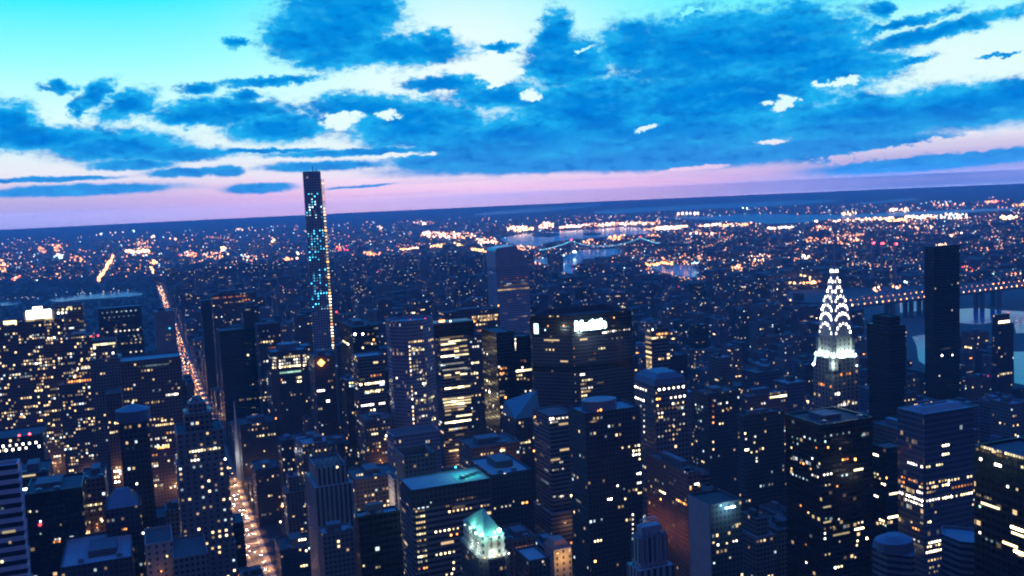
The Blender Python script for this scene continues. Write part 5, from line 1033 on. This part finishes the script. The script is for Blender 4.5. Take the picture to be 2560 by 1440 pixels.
tag(g.build('distant_traffic', [glow('traffic_white', (1, .8, .5), 10, False), glow('traffic_amber', (1, .4, .1), 9, False), glow('traffic_red', (1, .22, .05), 6, False)]), kind='stuff')
bus = empty('bus', (98.6, 1185, .05)); tag(bus, 'white bus with glaring headlights on the avenue', 'bus')
m = MB(); m.box(-1.25, 1.25, -6, 6, .4, 3.0); m.build('body', paint('bus_white', (.75, .75, .75)), bus)
m = MB(); m.box(-1.15, 1.15, -6.06, -5.99, 1.4, 2.7); m.build('glowing_windscreen', G('n5'), bus)  # no lamp: the pane is made to glow for the bus's white glare
for sx_ in (-1, 1):
    m = MB(); m.box(sx_*.9-.25, sx_*.9+.25, -6.1, -6, .6, 1.0); m.build('headlight', G('c5'), bus)
    for yy in (-4, 3.6): m = MB(); m.bar((sx_*1.0, yy, .5), (sx_*1.27, yy, .5), .5, 10); m.build('wheel', M_POLE, bus)
for (X, Y, e) in ((92, 1010, 20000), (92, 1090, 26000)):
    pass
for px_, py_, dy_ in ((585, 1180, 950), (600, 1240, 1000), (640, 1400, 1000), (500, 1010, 1800), (470, 920, 2100), (440, 830, 2600), (412, 760, 4000), (400, 725, 4600), (385, 680, 6000)): PROT.append((px_, py_, dy_))

for x_, y_, d_ in [(x_, 916, 1700) for x_ in (2284, 2292, 2300, 2308)]+[(x_, 814, 2300) for x_ in range(2400, 2565, 10)]+[(x_, 960, 1500) for x_ in (2538, 2546, 2554)]+[(x_, 786, 2400) for x_ in range(2254, 2312, 10)]: PROT.append((x_, y_, d_))
# ------------------------------------------------------------------ the rest of the city: blocks between avenues and streets
rng = random.Random(21); CAND = []
def clash(x0, x1, y0, y1):
    for a, b_, c, d in BOXES:
        if x0 < b_+3 and x1 > a-3 and y0 < d+3 and y1 > c-3: return True
    return False
STR = [(-420, -215), (-185, 76), (109, 232), (262, 366), (408, 505), (531, 634), (662, 828), (858, 1028), (1058, 1228), (1256, 1400), (1420, 1560), (1600, 1750)]
for ky in range(3, 64):
    Y = 40+80.5*ky+11
    for xi, (xa, xb) in enumerate(STR):
        if xb <= 76 and Y > 1980: continue
        if xi >= 10 and Y < 2100: continue
        x = xa
        while x < xb-12:
            w_ = min(xb-x, rng.uniform(16, 34) if Y < 1500 else rng.uniform(22, 52))
            if xb-x-w_ < 12: w_ = xb-x
            for half in ((0, 29), (31, 62)):
                y0, y1 = Y+half[0], Y+half[1]; mid = Y < 2000
                if mid: h = 18+rng.random()**1.7*(150 if x < 700 else 95)
                else: h = 14+rng.random()**2.4*(115 if rng.random() < .5 else 60)
                if xb <= 76 and Y > 880: h = min(h, 75)
                if xb <= 76 and x+w_ > 58 and 1150 < Y < 1590: h = 84+rng.random()*26
                CAND.append((x+.4, x+w_-.6, y0, y1, h))
            x += w_
def top_px(c, h):
    return [pr((x, y, h)) for x in (c[0], c[1]) for y in (c[2], c[3])]
FIL = []
for c in CAND:
    x0, x1, y0, y1, h = c
    P = top_px(c, h); xs = [p[0] for p in P]
    if max(xs) < -60 or min(xs) > 2620 or min(p[2] for p in P) < 50: continue
    if clash(x0, x1, y0, y1): continue
    bx, by, _ = pr(((x0+x1)/2, y0, 0))
    if wet(bx, by): continue
    ok = True
    for _ in range(26):
        P = top_px(c, h); B0 = top_px(c, 0); xs = [p[0] for p in P+B0]; ytop = min(p[1] for p in P); bad = False
        for px_, py_, dep in PROT:
            if dep > y0 and min(xs)-3 < px_ < max(xs)+3 and ytop < py_-1: bad = True; break
        for q in (() if bad else P):
            if q[1] < 628+max(0, (1150-q[0]))*.05: bad = True; break
            if wet(q[0], q[1]) and q[1] > 600: bad = True; break
        if not bad: break
        h *= .88
        if h < 9: ok = False; break
    if not ok: continue
    if min(p[1] for p in top_px(c, h)) > 1450: continue
    FIL.append((x0, x1, y0, y1, h))
# which of them show, front to back on a coarse grid
GW, GH = 512, 288; zb_ = np.zeros((GH, GW), bool); cov = []
gx, gy = np.meshgrid((np.arange(GW)+.5)*5, (np.arange(GH)+.5)*5)
def hull(pts):
    pts = sorted(set((round(a, 2), round(b_, 2)) for a, b_ in pts)); lo = []; up = []
    for seq, out in ((pts, lo), (pts[::-1], up)):
        for p in seq:
            while len(out) > 1 and (out[-1][0]-out[-2][0])*(p[1]-out[-2][1])-(out[-1][1]-out[-2][1])*(p[0]-out[-2][0]) <= 0: out.pop()
            out.append(p)
    return lo[:-1]+up[:-1]
items = [(c[2], c, True) for c in FIL]
for bl in B.values(): items.append((bl.y0, (bl.x0, bl.x1, bl.y0, bl.y1, bl.z), False))
items.append((660, (cx-13, cx+13, 647, 673, zL), False))
items.sort(key=lambda t_: t_[0]+t_[1][0]*.3); VIS = []
for _, c, f in items:
    P = [p[:2] for p in top_px(c, c[4])+top_px(c, 0)]
    Hh = hull(P); xs = [p[0] for p in Hh]; ys = [p[1] for p in Hh]
    i0, i1 = max(0, int(min(xs)/5)), min(GW, int(max(xs)/5)+1); j0, j1 = max(0, int(min(ys)/5)), min(GH, int(max(ys)/5)+1)
    if i1 <= i0 or j1 <= j0: continue
    X, Yg = gx[j0:j1, i0:i1], gy[j0:j1, i0:i1]; m = np.ones(X.shape, bool)
    for k in range(len(Hh)):
        (ax, ay), (bx, by) = Hh[k], Hh[(k+1) % len(Hh)]; m &= (bx-ax)*(Yg-ay)-(by-ay)*(X-ax) >= 0
    sub = zb_[j0:j1, i0:i1]; n_ = int((m & ~sub).sum()); sub |= m
    if f: VIS.append((n_, c))
VIS.sort(key=lambda t_: -t_[0])
SHOW = [c for n_, c in VIS[:215] if n_ > 3]; REST = [c for n_, c in VIS[215:] if n_ > 0]
LM = [('pine432', 'the very tall slender tower'), ('bear', 'the curved blue glass tower'), ('met', 'the sign bearing tower'), ('lincoln', 'the hipped roof skyscraper'), ('trump', 'the tall black slab'),
      ('citi', 'the wedge roofed tower'), ('darkR', 'the massive black tower'), ('rock', 'the wide lit slab'), ('tank', 'the drum topped tower'), ('five', 'the stepped stone skyscraper'), ('gothic', 'the gothic topped tower'),
      ('blueroof', 'the flat blue roof'), ('bigright', 'the corner lit tower'), ('blackright', 'the bulky black tower'), ('redblock', 'the red brick block'), ('lit2', 'the yellow striped tower'), ('ringlit', 'the round cornered tower'), ('pale1', 'the pale blank tower'), ('uncap', 'the lit ledge tower'), ('mid6', 'the dotted column tower')]
LMP = []
for k, ph in LM:
    bl = B[k]; p = pr(((bl.x0+bl.x1)/2, bl.y0, bl.z*.8)); LMP.append((p[0], p[1], bl.y0, ph))
p = pr((cx, cy, zL)); LMP.append((p[0], p[1], 660, 'the floodlit spire tower'))
binz = {}
tone_m = [('grey stone', 'stone'), ('brown', 'brown'), ('dark stone', 'dark'), ('dark banded', 'band'), ('brick', 'brick'), ('tan', 'apart'), ('black glass', 'black'), ('blue glass', 'blue')]
for c in SHOW:
    x0, x1, y0, y1, h = c; p = pr(((x0+x1)/2, y0, h)); l = min(LMP, key=lambda q: math.hypot(q[0]-p[0], (q[1]-p[1])*1.3))
    rel = ('behind' if y0 > l[2] else 'before')+', '+('left' if p[0] < l[0] else 'right')+' of '+l[3]
    binz.setdefault(rel, []).append((p[0], c))
ORD = ['first', 'second', 'third', 'fourth', 'fifth', 'sixth', 'seventh', 'eighth', 'ninth', 'tenth', 'eleventh', 'twelfth', 'thirteenth', 'fourteenth', 'fifteenth', 'sixteenth', 'seventeenth', 'eighteenth', 'nineteenth', 'twentieth']+[f'{i}th' for i in range(21, 60)]
wsel = [0, 0, 0, 1, 1, 2, 2, 2, 3, 3, 4, 5, 5, 6, 7, 7]
tm = MB(); tm.prism([(1.9*math.cos(k*.7854), 1.9*math.sin(k*.7854)) for k in range(8)], 2.2, 5.4, bottom=True); tm.cone([(2.1*math.cos(k*.7854), 2.1*math.sin(k*.7854)) for k in range(8)], 5.4, (0, 0, 7))
for k in range(4): tm.bar((1.3*math.cos(k*1.571), 1.3*math.sin(k*1.571), 0), (1.3*math.cos(k*1.571), 1.3*math.sin(k*1.571), 2.3), .14, 4)
tank_me = tm.mesh('water_tank', RF['tank'])
lit_keys = ['w4', 'n4', 'w3', 'o4', 'n3', 'y4', 'w3', 'c3', 'y3']
for rel, lst in binz.items():
    lst.sort(key=lambda t_: t_[0])
    for i, (px_, c) in enumerate(lst):
        x0, x1, y0, y1, h = c; tn, mk = tone_m[rng.choice(wsel)]; slim = h > 2.2*(x1-x0); ob = Bld(); ob.root = empty('building', ((x0+x1)/2, (y0+y1)/2, 0)); r = ob.root
        tag(r, f"{tn} {'tower' if slim else 'block'}, {ORD[i]} from left of those {rel}" if len(lst) > 1 else f"{tn} {'tower' if slim else 'block'} {rel.replace('before,', 'standing before and').replace('behind,', 'standing behind and')}", 'building', 'ordinary buildings crowding the city blocks')
        hx, hy = (x1-x0)/2, (y1-y0)/2; m = MB(); set_ = h > 45 and rng.random() < .45
        if set_:
            d_ = rng.uniform(2, 4.5); hh = h*rng.uniform(.72, .9); m.prism(rect(-hx, hx, -hy, hy), 0, hh); m.prism(rect(-hx+d_, hx-d_, -hy+d_, hy-d_), hh, h, top=False, lip=1.2); rp = inset(rect(-hx+d_, hx-d_, -hy+d_, hy-d_), .72)
        else: m.prism(rect(-hx, hx, -hy, hy), 0, h, top=False, lip=1.2); rp = inset(rect(-hx, hx, -hy, hy), .72)
        m.build('wall', FA[mk], r); m = MB(); m.prism(rp, h-1.8, h-1.0); m.build('roof', RF[rng.choice(['roof', 'roof', 'dark', 'dark', 'slate', 'pale'])], r)
        a_ = abs(rp[0][0]); b__ = abs(rp[0][1]); m = MB(); wx, wy = a_*rng.uniform(.25, .5), b__*rng.uniform(.25, .5); ox, oy = rng.uniform(-.4, .4)*a_, rng.uniform(-.2, .4)*b__
        m.box(ox-wx, ox+wx, oy-wy, oy+wy, h-1, h+rng.uniform(2, 5)); m.build('plant_room', RF[rng.choice(['plant', 'roof', 'slate'])], r)
        if y0 < 1600 and mk in ('stone', 'brown', 'brick', 'apart') and rng.random() < .6:
            t_ = link(bpy.data.objects.new('water_tank', tank_me), r); t_.location = (-a_*.6, -b__*.55, h-1)
        ob.poly = rect(x0, x1, y0, y1); ob.off = Vector((r.location.x, r.location.y, 0)); ob.z = h
        if y0 < 2400 and not set_:
            fl_ = max(1, int(h/3.6)); fvis = max(0, int(fl_*.25))
            for k in range(rng.randint(1, 6)):
                fc = 'S' if rng.random() < .7 else 'W'
                try:
                    ln_ = (x1-x0) if fc == 'S' else (y1-y0); run = rng.choice((1, 1, 2, 3, 5)); u_ = rng.uniform(2, max(2.1, ln_-4)); z_ = 3.6*rng.randint(fvis, fl_-1)+1.9; kk = rng.choice(lit_keys)
                    for j in range(run):
                        if u_+j*3 < ln_-1.5 and z_ < h-2: pane(ob, fc, u_+j*3, z_, 1.9, 2.0, kk)
                except Exception: pass
        if rng.random() < .06 and h > 60: beacon(r, ((x0+x1)/2, y0+2, h+2), 'r4', 1.3)
g = MB(); mats_ = [FA['far'], FA['far'], FA['far'], FA['dark'], RF['dark']]
for c in REST: g.prism(rect(c[0], c[1], c[2], c[3]), 0, c[4], top=False, mi=rng.choice((0, 1, 2, 3))); g.face([(p[0], p[1], c[4]) for p in rect(c[0], c[1], c[2], c[3])], None, 4)
# far low districts beyond the park and across the river
n_ = 0
while n_ < 5200:
    x, y = rng.uniform(-60, 2620), 545+200*rng.random()**1.3-(0)
    hz = 572-117*x/2560
    y = hz+14+(rng.random()**1.15)*230
    p = on_z(x, y, 0)
    if wet(x, y) or wet(x, y+3) or p[1] < 700 or math.hypot(p[0], p[1]) > 15000: continue
    if p[0] < 1430 and p[1] < 5100: continue
    if p[0] < 80 and p[1] < 6400: continue
    D = math.hypot(p[0], p[1]); w1, w2 = rng.uniform(12, 40), rng.uniform(12, 40); h = 6+rng.random()**4*(50 if D < 7000 else 34)
    if any(wet(*pr((p[0]+i_*w1, p[1]-w2, h*j_))[:2]) for i_ in (-1, 0, 1) for j_ in (.0, .5, 1)): continue
    g.prism(rect(p[0]-w1, p[0]+w1, p[1]-w2, p[1]+w2), 0, h, top=False, mi=rng.choice((0, 1, 2, 3))); g.face([(q[0], q[1], h) for q in rect(p[0]-w1, p[0]+w1, p[1]-w2, p[1]+w2)], None, 4); n_ += 1
tag(g.build('city_blocks', mats_), kind='stuff')

# ------------------------------------------------------------------ far city lights
KEYS = ['n5', 'o5', 'y5', 'c5', 'r5', 'n4', 'o4', 'y4', 'c4', 'r4', 'n3', 'o3', 'w4', 'w3', 'c3', 'g4']; KI = {k: i for i, k in enumerate(KEYS)}
g = MB()
def spot(x, y, k, sz=1.0):
    if wet(x, y): return
    p = on_z(x, y, 26); D = math.hypot(p[0], p[1])
    if p[2] > 40 or D > 33000 or D < 0: return
    g.blob((p[0], p[1], 26), min(34, sz*D*(.00115 if k[1] == '5' else .00085)), KI[k])
def C(cx, cy, rx, ry, n, ks, sz=1.0):
    for _ in range(n):
        a = rng.uniform(0, 6.283); r = math.sqrt(rng.random()); spot(cx+rx*r*math.cos(a), cy+ry*r*math.sin(a), rng.choice(ks), sz*rng.uniform(.6, 1.35))
def Ln(x0, y0, x1, y1, n, ks, sz=1.0, j=1.5):
    for i in range(n):
        t = (i+rng.uniform(-.3, .3))/max(1, n-1); spot(x0+(x1-x0)*t+rng.uniform(-j, j)*.6, y0+(y1-y0)*t+rng.uniform(-j, j), rng.choice(ks), sz*rng.uniform(.7, 1.3))
dim = ['o4', 'w4', 'n4', 'c3', 'o3', 'w4', 'o4', 'o4', 'w3', 'c4']
for _ in range(750):
    x = rng.uniform(0, 1250); hz = 572-117*x/2560; spot(x, hz+24+rng.random()**1.0*110, rng.choice(dim), rng.uniform(.35, .8))
for _ in range(2500):
    x = rng.uniform(1250, 2560); hz = 572-117*x/2560; spot(x, hz+32+rng.random()**.8*175, rng.choice(dim), rng.uniform(.35, .85))
for a in ((145, 617, 14, 12, 16, ['o4', 'w4', 'o5']), (103, 624, 14, 8, 16, ['o4', 'w3']), (147, 641, 14, 6, 22, ['c4', 'n5', 'c3']), (190, 648, 14, 9, 14, ['o4', 'o3']), (345, 627, 30, 4, 40, ['n5', 'y5', 'n4']), (350, 634, 34, 6, 22, ['c4', 'w4', 'o4']), (380, 592, 9, 3, 5, ['n5']), (436, 598, 12, 4, 4, ['o5', 'n4']),
          (360, 610, 26, 10, 20, ['o4', 'w3']), (470, 636, 24, 7, 26, ['o4', 'n4', 'r4']), (556, 622, 7, 5, 8, ['y5', 'n5']), (540, 638, 34, 8, 26, ['w4', 'n4', 'o4']), (384, 655, 8, 5, 8, ['y5', 'o4']), (492, 656, 9, 6, 7, ['o4']), (484, 683, 8, 6, 4, ['n5', 'o4']), (620, 645, 24, 10, 18, ['c4', 'n4', 'o3']), (6, 665, 14, 16, 14, ['y4', 'o4', 'o5']), (40, 692, 14, 8, 8, ['n4', 'o4', 'r4']),
          (600, 572, 10, 4, 4, ['n4', 'o4']), (680, 600, 6, 5, 5, ['y5', 'n4']), (720, 648, 10, 3, 8, ['o5']), (745, 638, 12, 8, 7, ['n5', 'o4']), (950, 569, 9, 4, 6, ['n5', 'n4']), (1060, 556, 30, 3, 12, ['n4', 'o3']), (1078, 586, 26, 7, 44, ['n5', 'n4', 'o4']), (1140, 588, 50, 8, 60, ['n5', 'w4', 'o4']), (1215, 602, 28, 10, 56, ['n5', 'n4', 'o4']), (1110, 615, 24, 5, 40, ['y5', 'o4']), (1060, 560, 5, 3, 4, ['n5']),
          (930, 634, 28, 4, 20, ['w4', 'o4']), (860, 620, 24, 6, 12, ['o4', 'r4']), (920, 655, 14, 5, 8, ['o4', 'n4']), (1200, 646, 30, 8, 10, ['n4', 'c3']), (1300, 571, 34, 6, 46, ['n5', 'w4', 'y5']), (1365, 563, 22, 7, 40, ['n5', 'y5', 'o4']), (1540, 591, 22, 8, 40, ['o5', 'o4']), (1480, 604, 22, 6, 18, ['o4', 'n4']), (1630, 592, 20, 7, 20, ['w4', 'o4']), (1865, 519, 10, 3, 6, ['c5', 'n5']),
          (1315, 617, 24, 8, 34, ['w4', 'o4', 'n4']), (1435, 635, 7, 8, 16, ['c5', 'c4']), (1400, 640, 34, 4, 14, ['c4', 'n3']), (1440, 700, 30, 10, 6, ['o3']), (1550, 660, 24, 14, 16, ['o4', 'o3']), (1490, 665, 10, 10, 7, ['o4']), (1345, 665, 14, 8, 8, ['o4']), (1700, 640, 60, 20, 30, ['o4', 'o3']), (1780, 630, 40, 20, 30, ['o4', 'w3']), (1810, 672, 30, 12, 34, ['o4', 'y4', 'o5']), (1850, 668, 12, 10, 14, ['n4', 'o4']), (1900, 645, 30, 10, 24, ['o4', 'n4']),
          (2055, 570, 30, 6, 24, ['o4', 'n4']), (2040, 553, 5, 3, 4, ['n5']), (2120, 533, 22, 4, 16, ['n5', 'y4']), (2250, 524, 30, 4, 24, ['n5', 'y4']), (2385, 540, 40, 7, 50, ['n5', 'c4', 'n4']), (2460, 527, 22, 4, 22, ['n5', 'c4']), (2525, 543, 24, 5, 24, ['y5', 'n5']), (2370, 510, 40, 8, 20, ['n4', 'o4', 'c3']), (1960, 652, 26, 6, 18, ['y5', 'n5', 'o4']), (2015, 642, 11, 6, 12, ['y5', 'n5']),
          (2000, 697, 70, 12, 95, ['o5', 'o4', 'y5', 'n4']), (2192, 722, 12, 6, 6, ['o5', 'n5']), (2243, 716, 12, 4, 5, ['o5', 'n5']), (2265, 704, 4, 3, 3, ['c5']), (2440, 665, 36, 14, 30, ['o4', 'r4', 'o3']), (2475, 680, 20, 7, 18, ['c4', 'g4', 'y4']), (2530, 680, 24, 10, 18, ['c4', 'n4', 'o4']), (2080, 600, 70, 12, 40, ['o4', 'n4']), (2290, 560, 60, 14, 40, ['o4', 'n4']), (1940, 755, 40, 12, 30, ['o4', 'n4', 'o5']), (2500, 630, 50, 20, 24, ['o4', 'n3'])):
    C(*a)
for a in ((246, 699, 282, 642, 44, ['y5', 'o5', 'o4'], 1.2, 3), (142, 686, 166, 672, 14, ['o4', 'y4']), (377, 668, 396, 697, 14, ['o5', 'y5'], 1.1), (250, 584, 330, 578, 5, ['c5', 'n4']), (520, 592, 590, 602, 12, ['o3', 'w3']), (1000, 624, 1120, 612, 36, ['o5', 'w4', 'n5']), (1136, 610, 1236, 634, 54, ['y5', 'o4', 'y4'], 1.0, 3), (1240, 612, 1280, 616, 10, ['n4', 'c3']),
          (1400, 567, 1525, 560, 70, ['n5', 'n4', 'o4'], 1.0, 3), (1520, 561, 1650, 556, 60, ['n5', 'o4', 'w4'], 1.0, 3), (1640, 571, 1716, 567, 70, ['n5', 'y5', 'n5'], 1.1, 2.4), (1570, 575, 1640, 572, 26, ['w4', 'o4']), (1698, 534, 1746, 533, 6, ['c5', 'n5'], 1.3, .5), (1745, 566, 1800, 560, 26, ['n5', 'o4']), (1800, 565, 1960, 550, 60, ['o5', 'n4', 'y4'], 1.0, 4), (1715, 583, 1815, 585, 9, ['n5', 'o4'], 1.4), (1615, 662, 1680, 657, 24, ['o5', 'y4'], 1.0, 3),
          (1730, 658, 1745, 657, 5, ['c4', 'g4']), (1778, 680, 1830, 687, 16, ['o5', 'y5']), (1920, 571, 1985, 567, 18, ['c4', 'n5']), (2085, 553, 2235, 544, 60, ['n5', 'o4', 'y4'], 1.0, 2.5), (2220, 551, 2262, 549, 20, ['o5', 'y5']), (2262, 543, 2340, 541, 44, ['n5', 'n5', 'o4'], 1.1, 3), (2464, 505, 2494, 504, 9, ['r5', 'o5']), (2532, 513, 2560, 511, 10, ['o5', 'y4']), (2358, 592, 2405, 584, 16, ['n5', 'o4'], 1.1, 2), (2340, 613, 2415, 615, 20, ['o5', 'n5'], 1.0, 2), (2040, 590, 2160, 586, 20, ['o4', 'o3']), (1830, 540, 1990, 545, 16, ['n3', 'o3'])):
    Ln(*a)
for _ in range(46):
    x = rng.uniform(5, 355); y = 745-(x-100)*.075+rng.uniform(-6, 4) if x > 100 else 752+rng.uniform(-6, 2)
    p = on_z(x, y-6, 5); g.blob(p, 2.0, KI['c3' if rng.random() < .6 else 'n3'])
HF = {'w': (1, .44, .20), 'y': (1, .56, .18), 'n': (1, .66, .46), 'c': (.62, .88, 1), 'o': (1, .34, .12), 'r': (1, .06, .08), 'g': (.5, 1, .7)}; LF = {'3': 2.4, '4': 4.6, '5': 7.5}
tag(g.build('city_lights', [glow('far_light_'+k, HF[k[0]], LF[k[1]], False) for k in KEYS]), kind='stuff')

# ------------------------------------------------------------------ air
hz_ = MB(); hz_.box(-34800, 34800, -34800, 34800, -1.2, 446)
m = bpy.data.materials.new('haze_air'); m.use_nodes = True; t = m.node_tree; t.nodes.clear()
v = t.nodes.new('ShaderNodeVolumePrincipled'); v.inputs['Color'].default_value = (.58, .80, 1, 1); v.inputs['Density'].default_value = 6.2e-5; v.inputs['Anisotropy'].default_value = 0
o_ = t.nodes.new('ShaderNodeOutputMaterial'); t.links.new(v.outputs[0], o_.inputs['Volume']); tag(hz_.build('haze', m), kind='stuff')
print('filler', len(FIL), 'shown', len(SHOW), 'rest', len(REST), 'objects', len(bpy.data.objects))
